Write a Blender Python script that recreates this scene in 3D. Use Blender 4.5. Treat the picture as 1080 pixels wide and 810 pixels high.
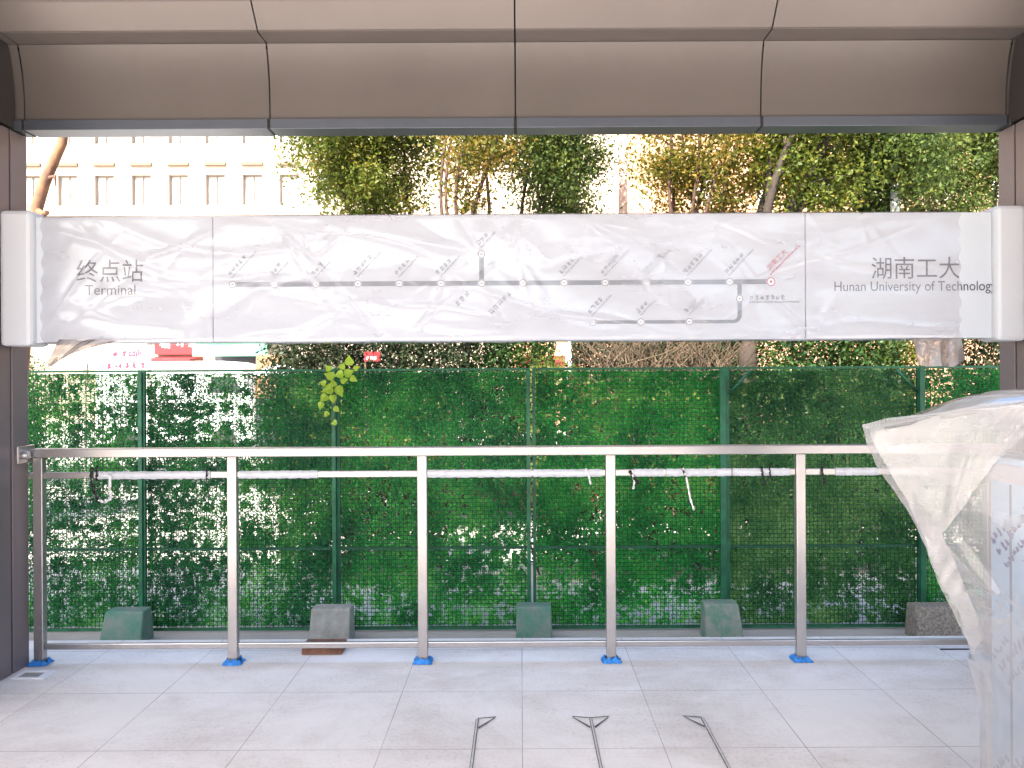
import bpy, bmesh, math, random
import numpy as np
from mathutils import Vector, noise
R = math.radians
scene = bpy.context.scene
col = scene.collection
for o in list(bpy.data.objects): bpy.data.objects.remove(o)

# ------------------------------------------------------------------ camera, sky, sun, exposure
CAMZ = 1.55; ROLL = R(0.3); F = 810.0
cd = bpy.data.cameras.new('camera'); cam = bpy.data.objects.new('camera', cd); col.objects.link(cam)
cam.location = (0, 0, CAMZ); cam.rotation_euler = (R(90), ROLL, 0)
cd.sensor_width = 36; cd.lens = 27.0; cd.shift_x = -9/1080; cd.shift_y = -5/1080
cd.clip_start = 0.05; cd.clip_end = 2000
scene.camera = cam
SUN_EL = 46; SX, SY = -0.42, -0.9
w = bpy.data.worlds.new('World'); scene.world = w; w.use_nodes = True
nt = w.node_tree; nt.nodes.clear()
sky = nt.nodes.new('ShaderNodeTexSky'); sky.sky_type = 'NISHITA'; sky.sun_disc = False
sky.sun_elevation = R(SUN_EL); sky.sun_rotation = math.atan2(SX, SY) % (2*math.pi)
sky.dust_density = 3.0; sky.air_density = 1.0
bg = nt.nodes.new('ShaderNodeBackground'); bg.inputs[1].default_value = 0.15
wo = nt.nodes.new('ShaderNodeOutputWorld')
nt.links.new(sky.outputs[0], bg.inputs[0]); nt.links.new(bg.outputs[0], wo.inputs[0])
sd = bpy.data.lights.new('sun', 'SUN'); sd.energy = 4.6; sd.angle = R(0.5); sd.color = (1, .93, .82)
sun = bpy.data.objects.new('sun', sd); col.objects.link(sun)
h = math.hypot(SX, SY)
sdir = Vector((SX/h*math.cos(R(SUN_EL)), SY/h*math.cos(R(SUN_EL)), math.sin(R(SUN_EL))))
sun.rotation_euler = sdir.to_track_quat('Z', 'Y').to_euler()
scene.view_settings.view_transform = 'Standard'; scene.view_settings.look = 'None'
scene.view_settings.gamma = 1; scene.view_settings.exposure = 2.3
scene.view_settings.use_curve_mapping = False

rng = np.random.default_rng(7); random.seed(7)

# ------------------------------------------------------------------ helpers
def at(x, y, Y):
    """the world point at depth Y that the photograph shows at pixel x, y"""
    dx, dy = x-549, 400-y
    a = dx*math.cos(ROLL)+dy*math.sin(ROLL); b = -dx*math.sin(ROLL)+dy*math.cos(ROLL)
    return Vector((a/F*Y, Y, CAMZ+b/F*Y))
def AX(x, Y, y=400): return at(x, y, Y).x
def AZ(y, Y, x=549): return at(x, y, Y).z

def tag(o, label=None, cat=None, group=None, kind=None):
    if label: o['label'] = label
    if cat: o['category'] = cat
    if group: o['group'] = group
    if kind: o['kind'] = kind
    return o
def empty(name, loc, label, cat, group=None):
    o = bpy.data.objects.new(name, None); col.objects.link(o); o.location = loc
    o.empty_display_size = .1
    return tag(o, label, cat, group)

class MB:
    def __init__(s): s.v = []; s.f = []; s.sm = []
    def quad(s, *p, smooth=False):
        n = len(s.v); s.v += [tuple(q) for q in p]; s.f.append(tuple(range(n, n+len(p)))); s.sm.append(smooth)
    def box(s, x0, x1, y0, y1, z0, z1):
        n = len(s.v)
        s.v += [(x0,y0,z0),(x1,y0,z0),(x1,y1,z0),(x0,y1,z0),(x0,y0,z1),(x1,y0,z1),(x1,y1,z1),(x0,y1,z1)]
        for f in ((0,3,2,1),(4,5,6,7),(0,1,5,4),(1,2,6,5),(2,3,7,6),(3,0,4,7)):
            s.f.append(tuple(n+i for i in f)); s.sm.append(False)
    def tube(s, pts, rad, n=8, cap=True):
        pts = [Vector(p) for p in pts]
        if not hasattr(rad, '__len__'): rad = [rad]*len(pts)
        base = len(s.v)
        for i, p in enumerate(pts):
            d = (pts[min(i+1, len(pts)-1)]-pts[max(i-1, 0)]).normalized()
            u = d.orthogonal().normalized() if abs(d.z) > .9 else d.cross(Vector((0,0,1))).normalized()
            if abs(d.z) > .9: u = d.cross(Vector((0,1,0))).normalized()
            v = d.cross(u)
            for k in range(n):
                a = 2*math.pi*k/n; s.v.append(tuple(p+u*math.cos(a)*rad[i]+v*math.sin(a)*rad[i]))
        for i in range(len(pts)-1):
            for k in range(n):
                s.f.append((base+i*n+k, base+i*n+(k+1) % n, base+(i+1)*n+(k+1) % n, base+(i+1)*n+k)); s.sm.append(True)
        if cap:
            s.f.append(tuple(base+k for k in range(n))); s.sm.append(False)
            s.f.append(tuple(base+(len(pts)-1)*n+k for k in reversed(range(n)))); s.sm.append(False)
    def prism_x(s, prof, x0, x1):
        """closed y-z outline extruded along x"""
        n = len(prof); b = len(s.v)
        s.v += [(x0, y, z) for y, z in prof]+[(x1, y, z) for y, z in prof]
        for i in range(n):
            j = (i+1) % n; s.f.append((b+i, b+j, b+n+j, b+n+i)); s.sm.append(False)
        s.f.append(tuple(b+i for i in reversed(range(n)))); s.f.append(tuple(b+n+i for i in range(n))); s.sm += [False]*2
    def prism_y(s, prof, y0, y1):
        n = len(prof); b = len(s.v)
        s.v += [(x, y0, z) for x, z in prof]+[(x, y1, z) for x, z in prof]
        for i in range(n):
            j = (i+1) % n; s.f.append((b+i, b+j, b+n+j, b+n+i)); s.sm.append(False)
        s.f.append(tuple(b+i for i in reversed(range(n)))); s.f.append(tuple(b+n+i for i in range(n))); s.sm += [False]*2
    def grid(s, P):
        """P[i][j] points, one smooth sheet"""
        b = len(s.v); ni, nj = len(P), len(P[0])
        for r in P: s.v += [tuple(p) for p in r]
        for i in range(ni-1):
            for j in range(nj-1):
                s.f.append((b+i*nj+j, b+i*nj+j+1, b+(i+1)*nj+j+1, b+(i+1)*nj+j)); s.sm.append(True)
    def build(s, name, mat, parent=None, bevel=0, fix=True):
        me = bpy.data.meshes.new(name); me.from_pydata(s.v, [], s.f)
        me.polygons.foreach_set('use_smooth', s.sm)
        if fix:
            bm = bmesh.new(); bm.from_mesh(me); bmesh.ops.recalc_face_normals(bm, faces=bm.faces); bm.to_mesh(me); bm.free()
        me.materials.append(mat); me.update()
        o = bpy.data.objects.new(name, me); col.objects.link(o)
        if parent:
            o.parent = parent; o.matrix_parent_inverse = parent_inv(parent)
        if bevel:
            m = o.modifiers.new('bevel', 'BEVEL'); m.width = bevel; m.segments = 2; m.limit_method = 'ANGLE'; m.harden_normals = False
        return o
def parent_inv(p):
    from mathutils import Matrix
    def world(o):
        L = Matrix.Translation(o.location)
        return world(o.parent) @ o.matrix_parent_inverse @ L if o.parent else L
    return world(p).inverted()

def np_quads(name, V, mat, parent=None):
    """V: (N,4,3) loose quads"""
    N = len(V); me = bpy.data.meshes.new(name)
    me.vertices.add(N*4); me.vertices.foreach_set('co', V.reshape(-1).astype(np.float32))
    me.loops.add(N*4); me.loops.foreach_set('vertex_index', np.arange(N*4, dtype=np.int32))
    me.polygons.add(N); me.polygons.foreach_set('loop_start', np.arange(0, N*4, 4, dtype=np.int32))
    me.update(calc_edges=True); me.validate(); me.materials.append(mat)
    o = bpy.data.objects.new(name, me); col.objects.link(o)
    if parent: o.parent = parent; o.matrix_parent_inverse = parent_inv(parent)
    return o
def leaf_quads(C, length, width, flat=None):
    """diamond leaves at centres C with random orientation; flat biases the blade towards facing -y"""
    N = len(C)
    n = rng.normal(size=(N, 3))
    if flat is not None: n = n*flat+np.array([0, -1, .35])
    n /= np.linalg.norm(n, axis=1)[:, None]
    t = rng.normal(size=(N, 3)); t -= (t*n).sum(1)[:, None]*n; t /= np.linalg.norm(t, axis=1)[:, None]
    b = np.cross(n, t)
    L = (length*rng.uniform(.6, 1.3, N))[:, None]/2; W = (width*rng.uniform(.6, 1.3, N))[:, None]/2
    bend = n*L*.25
    return np.stack([C-t*L-bend, C+b*W+t*L*.1, C+t*L-bend, C-b*W+t*L*.1], 1)

# ------------------------------------------------------------------ materials
def mat(name, c, rough=.6, metal=0, var=0.0, vscale=3, bump=0, bscale=40, c2=None, spec=.5, coat=0):
    m = bpy.data.materials.new(name); m.use_nodes = True; t = m.node_tree; p = t.nodes['Principled BSDF']
    p.inputs['Base Color'].default_value = (*c, 1); p.inputs['Roughness'].default_value = rough
    p.inputs['Metallic'].default_value = metal; p.inputs['Specular IOR Level'].default_value = spec
    if coat: p.inputs['Coat Weight'].default_value = coat
    tc = t.nodes.new('ShaderNodeTexCoord')
    if var or c2:
        n = t.nodes.new('ShaderNodeTexNoise'); n.inputs['Scale'].default_value = vscale; n.inputs['Detail'].default_value = 6
        n.inputs['Roughness'].default_value = .65
        t.links.new(tc.outputs['Object'], n.inputs['Vector'])
        r = t.nodes.new('ShaderNodeValToRGB'); r.color_ramp.elements[0].position = .35; r.color_ramp.elements[1].position = .68
        lo = c2 if c2 else tuple(x*(1-var) for x in c)
        hi = c if c2 else tuple(min(1, x*(1+var)) for x in c)
        r.color_ramp.elements[0].color = (*lo, 1); r.color_ramp.elements[1].color = (*hi, 1)
        t.links.new(n.outputs[0], r.inputs[0]); t.links.new(r.outputs[0], p.inputs['Base Color'])
    if bump:
        n2 = t.nodes.new('ShaderNodeTexNoise'); n2.inputs['Scale'].default_value = bscale; n2.inputs['Detail'].default_value = 4
        t.links.new(tc.outputs['Object'], n2.inputs['Vector'])
        b = t.nodes.new('ShaderNodeBump'); b.inputs['Strength'].default_value = bump; b.inputs['Distance'].default_value = .01
        t.links.new(n2.outputs[0], b.inputs['Height']); t.links.new(b.outputs[0], p.inputs['Normal'])
    return m
def leafmat(name, cols, trans=.35, rough=.5):
    m = bpy.data.materials.new(name); m.use_nodes = True; t = m.node_tree; p = t.nodes['Principled BSDF']
    g = t.nodes.new('ShaderNodeNewGeometry'); r = t.nodes.new('ShaderNodeValToRGB')
    e = r.color_ramp.elements
    while len(e) < len(cols): e.new(.5)
    for i, c in enumerate(cols): e[i].position = i/(len(cols)-1); e[i].color = (*c, 1)
    tc = t.nodes.new('ShaderNodeTexCoord'); nz_ = t.nodes.new('ShaderNodeTexNoise'); nz_.inputs['Scale'].default_value = 2.6; nz_.inputs['Detail'].default_value = 3
    t.links.new(tc.outputs['Object'], nz_.inputs['Vector'])
    ma = t.nodes.new('ShaderNodeMath'); ma.operation = 'MULTIPLY_ADD'; ma.inputs[1].default_value = 2.0; ma.inputs[2].default_value = -1.0; t.links.new(nz_.outputs[0], ma.inputs[0])
    mb_ = t.nodes.new('ShaderNodeMath'); mb_.operation = 'MULTIPLY_ADD'; mb_.inputs[1].default_value = .7; mb_.use_clamp = True
    t.links.new(g.outputs['Random Per Island'], mb_.inputs[0])
    m0 = t.nodes.new('ShaderNodeMath'); m0.operation = 'ADD'; m0.inputs[1].default_value = .15; t.links.new(ma.outputs[0], m0.inputs[0]); t.links.new(m0.outputs[0], mb_.inputs[2])
    t.links.new(mb_.outputs[0], r.inputs[0]); t.links.new(r.outputs[0], p.inputs['Base Color'])
    p.inputs['Roughness'].default_value = rough; p.inputs['Specular IOR Level'].default_value = .22
    tr = t.nodes.new('ShaderNodeBsdfTranslucent'); mx = t.nodes.new('ShaderNodeMixShader'); mx.inputs[0].default_value = trans
    t.links.new(r.outputs[0], tr.inputs[0]); t.links.new(p.outputs[0], mx.inputs[1]); t.links.new(tr.outputs[0], mx.inputs[2])
    t.links.new(mx.outputs[0], t.nodes['Material Output'].inputs[0])
    return m
def filmmat(name, c, opac, rough=.18, patch=.25, pscale=4, bump=.35, bs=26):
    """thin wrinkled polythene: part clear, part milky, with a sheen"""
    m = bpy.data.materials.new(name); m.use_nodes = True; t = m.node_tree; t.nodes.remove(t.nodes['Principled BSDF'])
    out = t.nodes['Material Output']; N = t.nodes.new; L = t.links.new
    tc = N('ShaderNodeTexCoord'); n1 = N('ShaderNodeTexNoise'); n1.inputs['Scale'].default_value = pscale; n1.inputs['Detail'].default_value = 5
    mp = N('ShaderNodeMapping'); mp.inputs['Rotation'].default_value = (0, R(8), 0); mp.inputs['Scale'].default_value = (.7, 1, 2.4)
    L(tc.outputs['Object'], mp.inputs[0]); L(mp.outputs[0], n1.inputs['Vector'])
    mr = N('ShaderNodeMapRange'); mr.inputs[1].default_value = .3; mr.inputs[2].default_value = .7
    mr.inputs[3].default_value = opac-patch*.5; mr.inputs[4].default_value = opac+patch*.5
    L(n1.outputs[0], mr.inputs[0])
    n2 = N('ShaderNodeTexNoise'); n2.inputs['Scale'].default_value = bs; n2.inputs['Detail'].default_value = 3; n2.inputs['Distortion'].default_value = .8
    L(mp.outputs[0], n2.inputs['Vector'])
    b = N('ShaderNodeBump'); b.inputs['Strength'].default_value = bump; b.inputs['Distance'].default_value = .006
    L(n2.outputs[0], b.inputs['Height'])
    d = N('ShaderNodeBsdfDiffuse'); d.inputs[0].default_value = (*c, 1); L(b.outputs[0], d.inputs['Normal'])
    tl = N('ShaderNodeBsdfTranslucent'); tl.inputs[0].default_value = (*c, 1); L(b.outputs[0], tl.inputs['Normal'])
    m1 = N('ShaderNodeMixShader'); m1.inputs[0].default_value = .45; L(d.outputs[0], m1.inputs[1]); L(tl.outputs[0], m1.inputs[2])
    tp = N('ShaderNodeBsdfTransparent'); m2 = N('ShaderNodeMixShader'); L(mr.outputs[0], m2.inputs[0])
    L(tp.outputs[0], m2.inputs[1]); L(m1.outputs[0], m2.inputs[2])
    gl = N('ShaderNodeBsdfGlossy'); gl.inputs['Roughness'].default_value = rough; L(b.outputs[0], gl.inputs['Normal'])
    fr = N('ShaderNodeFresnel'); fr.inputs[0].default_value = 1.5; L(b.outputs[0], fr.inputs['Normal'])
    ad = N('ShaderNodeMath'); ad.operation = 'MULTIPLY_ADD'; ad.inputs[1].default_value = .55; ad.inputs[2].default_value = .04; L(fr.outputs[0], ad.inputs[0])
    ad.use_clamp = True
    m3 = N('ShaderNodeMixShader'); L(ad.outputs[0], m3.inputs[0]); L(m2.outputs[0], m3.inputs[1]); L(gl.outputs[0], m3.inputs[2])
    L(m3.outputs[0], out.inputs[0])
    return m

def floor_mat():
    m = bpy.data.materials.new('pale granite tiles'); m.use_nodes = True; t = m.node_tree; p = t.nodes['Principled BSDF']
    N = t.nodes.new; L = t.links.new
    tc = N('ShaderNodeTexCoord'); sx = N('ShaderNodeSeparateXYZ'); L(tc.outputs['Object'], sx.inputs[0])
    def M(op, a, b=None, c=None):
        n = N('ShaderNodeMath'); n.operation = op
        for i, v in enumerate((a, b, c)):
            if v is None: continue
            if isinstance(v, (int, float)): n.inputs[i].default_value = v
            else: L(v, n.inputs[i])
        return n.outputs[0]
    S = .595
    u = M('DIVIDE', M('ADD', sx.outputs[0], 59.5), S); v = M('DIVIDE', M('ADD', sx.outputs[1], 59.5-3.816), S)
    du = M('ABSOLUTE', M('SUBTRACT', M('FRACT', M('ADD', u, .5)), .5)); dv = M('ABSOLUTE', M('SUBTRACT', M('FRACT', M('ADD', v, .5)), .5))
    dist = M('MINIMUM', du, dv)
    nj = N('ShaderNodeTexNoise'); nj.inputs['Scale'].default_value = 2.2; L(tc.outputs['Object'], nj.inputs['Vector'])
    wj = M('MULTIPLY_ADD', nj.outputs[0], .0045, .0001)
    joint = M('LESS_THAN', dist, wj)
    # per-tile tone
    cell = N('ShaderNodeCombineXYZ'); L(M('FLOOR', u), cell.inputs[0]); L(M('FLOOR', v), cell.inputs[1])
    wn = N('ShaderNodeTexWhiteNoise'); wn.noise_dimensions = '3D'; L(cell.outputs[0], wn.inputs['Vector'])
    n1 = N('ShaderNodeTexNoise'); n1.inputs['Scale'].default_value = 2.0; n1.inputs['Detail'].default_value = 9; n1.inputs['Roughness'].default_value = .7
    mp = N('ShaderNodeMapping'); mp.inputs['Scale'].default_value = (1, 2.2, 1); L(tc.outputs['Object'], mp.inputs[0]); L(mp.outputs[0], n1.inputs['Vector'])
    r = N('ShaderNodeValToRGB'); e = r.color_ramp.elements; e[0].position = .3; e[0].color = (.64, .58, .54, 1); e[1].position = .62; e[1].color = (.80, .755, .725, 1)
    L(n1.outputs[0], r.inputs[0])
    hs = N('ShaderNodeHueSaturation'); L(r.outputs[0], hs.inputs['Color']); L(M('MULTIPLY_ADD', wn.outputs['Value'], .09, .96), hs.inputs['Value'])
    # fine speckle and scuffs
    n2 = N('ShaderNodeTexNoise'); n2.inputs['Scale'].default_value = 60; n2.inputs['Detail'].default_value = 3; L(tc.outputs['Object'], n2.inputs['Vector'])
    sp = N('ShaderNodeValToRGB'); sp.color_ramp.elements[0].position = .3; sp.color_ramp.elements[0].color = (.86, .85, .85, 1); sp.color_ramp.elements[1].position = .5; sp.color_ramp.elements[1].color = (1, 1, 1, 1)
    L(n2.outputs[0], sp.inputs[0])
    mu = N('ShaderNodeMixRGB'); mu.blend_type = 'MULTIPLY'; mu.inputs[0].default_value = 1; L(hs.outputs[0], mu.inputs[1]); L(sp.outputs[0], mu.inputs[2])
    n3 = N('ShaderNodeTexNoise'); n3.inputs['Scale'].default_value = 7; n3.inputs['Detail'].default_value = 8; n3.inputs['Roughness'].default_value = .8
    mp3 = N('ShaderNodeMapping'); mp3.inputs['Rotation'].default_value = (0, 0, R(35)); mp3.inputs['Scale'].default_value = (3, .9, 1); L(tc.outputs['Object'], mp3.inputs[0]); L(mp3.outputs[0], n3.inputs['Vector'])
    sc = N('ShaderNodeValToRGB'); sc.color_ramp.elements[0].position = .60; sc.color_ramp.elements[0].color = (0, 0, 0, 1); sc.color_ramp.elements[1].position = .74; sc.color_ramp.elements[1].color = (.5, .5, .5, 1)
    L(n3.outputs[0], sc.inputs[0])
    m2 = N('ShaderNodeMixRGB'); L(sc.outputs[0], m2.inputs[0]); L(mu.outputs[0], m2.inputs[1]); m2.inputs[2].default_value = (.22, .2, .2, 1)
    n5 = N('ShaderNodeTexNoise'); n5.inputs['Scale'].default_value = .9; n5.inputs['Detail'].default_value = 10; n5.inputs['Roughness'].default_value = .75; n5.inputs['Distortion'].default_value = .6
    L(tc.outputs['Object'], n5.inputs['Vector'])
    du_ = N('ShaderNodeValToRGB'); du_.color_ramp.elements[0].position = .46; du_.color_ramp.elements[0].color = (0, 0, 0, 1); du_.color_ramp.elements[1].position = .60; du_.color_ramp.elements[1].color = (.75, .75, .75, 1)
    L(n5.outputs[0], du_.inputs[0])
    m4 = N('ShaderNodeMixRGB'); L(du_.outputs[0], m4.inputs[0]); L(m2.outputs[0], m4.inputs[1]); m4.inputs[2].default_value = (.84, .80, .775, 1)
    n6 = N('ShaderNodeTexNoise'); n6.inputs['Scale'].default_value = 3.3; n6.inputs['Detail'].default_value = 12; n6.inputs['Roughness'].default_value = .85
    mp6 = N('ShaderNodeMapping'); mp6.inputs['Location'].default_value = (3, 7, 0); mp6.inputs['Scale'].default_value = (1, 1.6, 1); L(tc.outputs['Object'], mp6.inputs[0]); L(mp6.outputs[0], n6.inputs['Vector'])
    st = N('ShaderNodeValToRGB'); st.color_ramp.elements[0].position = .60; st.color_ramp.elements[0].color = (0, 0, 0, 1); st.color_ramp.elements[1].position = .72; st.color_ramp.elements[1].color = (.6, .6, .6, 1)
    L(n6.outputs[0], st.inputs[0])
    m5 = N('ShaderNodeMixRGB'); L(st.outputs[0], m5.inputs[0]); L(m4.outputs[0], m5.inputs[1]); m5.inputs[2].default_value = (.40, .35, .325, 1)
    m2 = m5
    m3 = N('ShaderNodeMixRGB'); L(joint, m3.inputs[0]); L(m2.outputs[0], m3.inputs[1]); m3.inputs[2].default_value = (.30, .28, .27, 1)
    L(m3.outputs[0], p.inputs['Base Color'])
    L(M('MULTIPLY_ADD', n1.outputs[0], .4, .28), p.inputs['Roughness'])
    b = N('ShaderNodeBump'); b.inputs['Strength'].default_value = .15; b.inputs['Distance'].default_value = .004
    L(n2.outputs[0], b.inputs['Height']); L(b.outputs[0], p.inputs['Normal'])
    return m

M = {}
M['floor'] = floor_mat()
M['ceil'] = mat('warm grey painted metal', (.133, .114, .104), .42, .25, var=.06, vscale=1.2)
M['ceil2'] = mat('warm grey painted ceiling', (.175, .15, .138), .42, .25, var=.06, vscale=1.2)  # paler copy of the canopy metal, offsets the shade on the soffit
M['gap'] = mat('dark gap', (.02, .018, .018), .9)
M['slotline'] = mat('slot shadow line', (.09, .085, .08), .8, 0, var=.5, vscale=20)  # shadow in the narrow tile cuts, put in as a dark colour
M['strip'] = mat('grey aluminium strip', (.12, .135, .165), .35, .6, var=.05, vscale=2)
M['column'] = mat('mauve grey column panel', (.19, .155, .16), .4, .3, var=.06, vscale=1.5)
M['bracket'] = mat('dark bronze panel', (.05, .043, .04), .5, .2)
M['white_metal'] = mat('white painted metal', (.60, .62, .66), .35, 0, var=.02, vscale=2)
M['board'] = mat('white sign face', (.56, .60, .655), .3, 0, var=.02, vscale=2)
M['ink'] = mat('dark grey lettering', (.035, .035, .045), .5)
M['ink2'] = mat('slate blue grey map ink', (.16, .19, .22), .5)
M['ink_soft'] = mat('soft grey lettering', (.24, .26, .29), .6)
M['disc'] = mat('white disc', (.8, .8, .82), .5)
M['redink'] = mat('red lettering', (.45, .02, .05), .5)
M['whiteink'] = mat('white lettering', (.85, .82, .8), .5)
M['purpleink'] = mat('violet print on film', (.02, .025, .20), .5)
M['steel'] = mat('brushed steel', (.43, .405, .395), .30, .8, var=.08, vscale=5, bump=.04, bscale=60)
M['railfilm'] = mat('white protective film on rail', (.58, .59, .62), .3, 0, var=.08, vscale=14, bump=.3, bscale=50)
M['tape'] = mat('blue plastic wrap', (.03, .22, .62), .35, 0, var=.3, vscale=30, bump=.5, bscale=60)
M['green_steel'] = mat('green painted steel', (.015, .12, .055), .45, .1, var=.35, vscale=8)
M['wire'] = mat('dark green wire', (.008, .05, .028), .5)
M['fleaf'] = leafmat('artificial boxwood leaves', [(0.012, 0.125, 0.040), (0.034, 0.295, 0.073), (0.053, 0.463, 0.101), (0.099, 0.589, 0.110), (0.296, 0.800, 0.165)], .3, .45)
M['fleaf_olive'] = leafmat('faded artificial boxwood leaves', [(0.020, 0.114, 0.035), (0.048, 0.229, 0.061), (0.097, 0.345, 0.084), (0.191, 0.459, 0.123), (0.382, 0.650, 0.230)], .3, .55)
M['fleaf_dark'] = leafmat('dark artificial boxwood leaves', [(0.012, 0.111, 0.047), (0.025, 0.222, 0.072), (0.039, 0.332, 0.080), (0.073, 0.443, 0.096), (0.244, 0.708, 0.127)], .3, .5)
M['fleaf_bright'] = leafmat('bright artificial boxwood leaves', [(0.014, 0.156, 0.031), (0.029, 0.340, 0.063), (0.042, 0.496, 0.086), (0.087, 0.649, 0.111), (0.346, 0.800, 0.189)], .35, .45)
M['block_green'] = mat('green painted concrete', (.06, .19, .13), .8, 0, c2=(.17, .21, .18), vscale=9, bump=.4, bscale=50)
M['block_stain'] = mat('concrete with green paint stains', (.07, .20, .13), .85, 0, c2=(.24, .25, .22), vscale=14, bump=.4, bscale=50)
M['block_grey'] = mat('grey concrete', (.30, .30, .27), .9, 0, var=.2, vscale=12, bump=.5, bscale=60)
M['aggregate'] = mat('exposed aggregate concrete', (.36, .31, .25), .9, 0, c2=(.12, .11, .09), vscale=60, bump=.8, bscale=70)
M['wood'] = mat('brown timber offcut', (.16, .07, .04), .8, 0, var=.35, vscale=14)
M['ribbon_w'] = mat('white tape strip', (.75, .74, .72), .4)
M['ribbon_k'] = mat('black plastic strip', (.012, .014, .013), .4)
M['ground'] = mat('light street paving', (.42, .40, .37), .85, 0, var=.2, vscale=.8, bump=.3, bscale=10)
M['road'] = mat('asphalt', (.06, .06, .062), .9, 0, var=.25, vscale=2, bump=.4, bscale=60)
M['kerb'] = mat('kerb stone', (.34, .33, .31), .85, 0, var=.15, vscale=4)
M['paint'] = mat('white road paint', (.75, .75, .72), .7)
M['facade'] = mat('pale rendered wall', (.38, .31, .24), .85, 0, var=.04, vscale=.5)
M['facade2'] = mat('peach rendered wall', (.40, .23, .14), .85, 0, var=.06, vscale=.5)
M['ledge'] = mat('tan window ledge', (.16, .10, .07), .8)
M['frame'] = mat('window frame', (.24, .20, .17), .6)
M['pane'] = mat('washed out window glass', (.46, .42, .36), .35, 0, var=.3, vscale=1.3)  # overexposed wash-out of the windows put into the pane colour
M['pane_dark'] = mat('shop window glass', (.05, .05, .06), .1)
M['red'] = mat('red signboard', (.24, .008, .012), .5, 0, var=.1, vscale=3)
M['awning_green'] = mat('pale green awning', (.10, .30, .20), .7, 0, var=.1, vscale=3)
M['canvas'] = mat('white canvas', (.78, .78, .74), .7)
M['vanpaint'] = mat('white van paint', (.78, .78, .78), .25, 0, coat=.5)
M['rubber'] = mat('tyre rubber', (.02, .02, .02), .8)
M['brownwall'] = mat('brown crate wood', (.25, .14, .07), .8, 0, var=.2, vscale=5)
M['brick'] = None
M['bark_orange'] = mat('peeling orange bark', (.22, .10, .045), .85, 0, c2=(.10, .05, .03), vscale=6, bump=.6, bscale=20)
M['bark'] = mat('brown bark', (.085, .042, .026), .9, 0, c2=(.035, .02, .014), vscale=9, bump=.8, bscale=25)
M['bark_dark'] = mat('dark bark', (.03, .02, .014), .9, 0, var=.4, vscale=9, bump=.8, bscale=25)
M['twig'] = mat('dry twig', (.085, .058, .035), .9, 0, var=.3, vscale=5)
M['L_yg'] = leafmat('yellow green leaves', [(0.040, 0.062, 0.011), (0.080, 0.112, 0.015), (0.133, 0.149, 0.021), (0.067, 0.099, 0.013), (0.253, 0.198, 0.032)], .45)
M['L_g'] = leafmat('mid green leaves', [(0.029, 0.053, 0.014), (0.057, 0.093, 0.020), (0.097, 0.133, 0.029), (0.145, 0.159, 0.029)], .42)
M['L_or'] = leafmat('autumn leaves', [(0.054, 0.079, 0.012), (0.098, 0.113, 0.016), (0.216, 0.146, 0.023), (0.065, 0.090, 0.013), (0.326, 0.168, 0.035)], .5)
M['L_dk'] = leafmat('dark hedge leaves', [(.008, .016, .008), (.018, .030, .012), (.03, .045, .018), (.05, .06, .03)], .25)
M['L_dkg'] = leafmat('deep green hedge leaves', [(.008, .022, .006), (.018, .05, .010), (.03, .075, .018), (.09, .12, .02)], .3)
M['vine'] = leafmat('fresh lime leaves', [(.36, .52, .04), (.45, .62, .06), (.55, .70, .12)], .45)
M['stem'] = mat('vine stem', (.14, .17, .05), .7)
M['pole_w'] = mat('pale pole', (.5, .5, .5), .6)
M['pole_p'] = mat('rusty pink post', (.42, .26, .2), .7, 0, var=.2, vscale=4)
M['cabinet'] = mat('pale blue protective film over steel', (.30, .43, .60), .3, .1, var=.06, vscale=3, bump=.08, bscale=12)
M['cab_dark'] = mat('dark seam', (.03, .06, .12), .5)
M['cab_head'] = mat('grey plastic', (.38, .36, .42), .4)
M['film'] = filmmat('polythene wrap over sign', (.64, .62, .67), .32, .16, .16, 3, .03, 8)
M['film3'] = filmmat('loose polythene tongue', (.40, .36, .365), .85, .15, .25, 8, .15, 20)  # darker than the main wrap: backlit shade put into the colour
M['film_body'] = filmmat('thin polythene sheet over cabinet', (.58, .565, .57), .34, .14, .2, 4, .08, 9)
M['film2'] = filmmat('milky polythene sheet', (.52, .50, .50), .42, .26, .2, 5, .25, 12)

# brick wall
m = bpy.data.materials.new('red brick'); m.use_nodes = True; t = m.node_tree
bt = t.nodes.new('ShaderNodeTexBrick'); bt.inputs['Scale'].default_value = 4; bt.inputs['Color1'].default_value = (.22, .07, .05, 1); bt.inputs['Color2'].default_value = (.28, .10, .06, 1); bt.inputs['Mortar'].default_value = (.4, .36, .3, 1)
tc = t.nodes.new('ShaderNodeTexCoord'); mp = t.nodes.new('ShaderNodeMapping'); mp.inputs['Rotation'].default_value = (R(90), 0, 0)
t.links.new(tc.outputs['Object'], mp.inputs[0]); t.links.new(mp.outputs[0], bt.inputs['Vector']); t.links.new(bt.outputs[0], t.nodes['Principled BSDF'].inputs['Base Color'])
M['brick'] = m

GZ = -0.38     # street level

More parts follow.
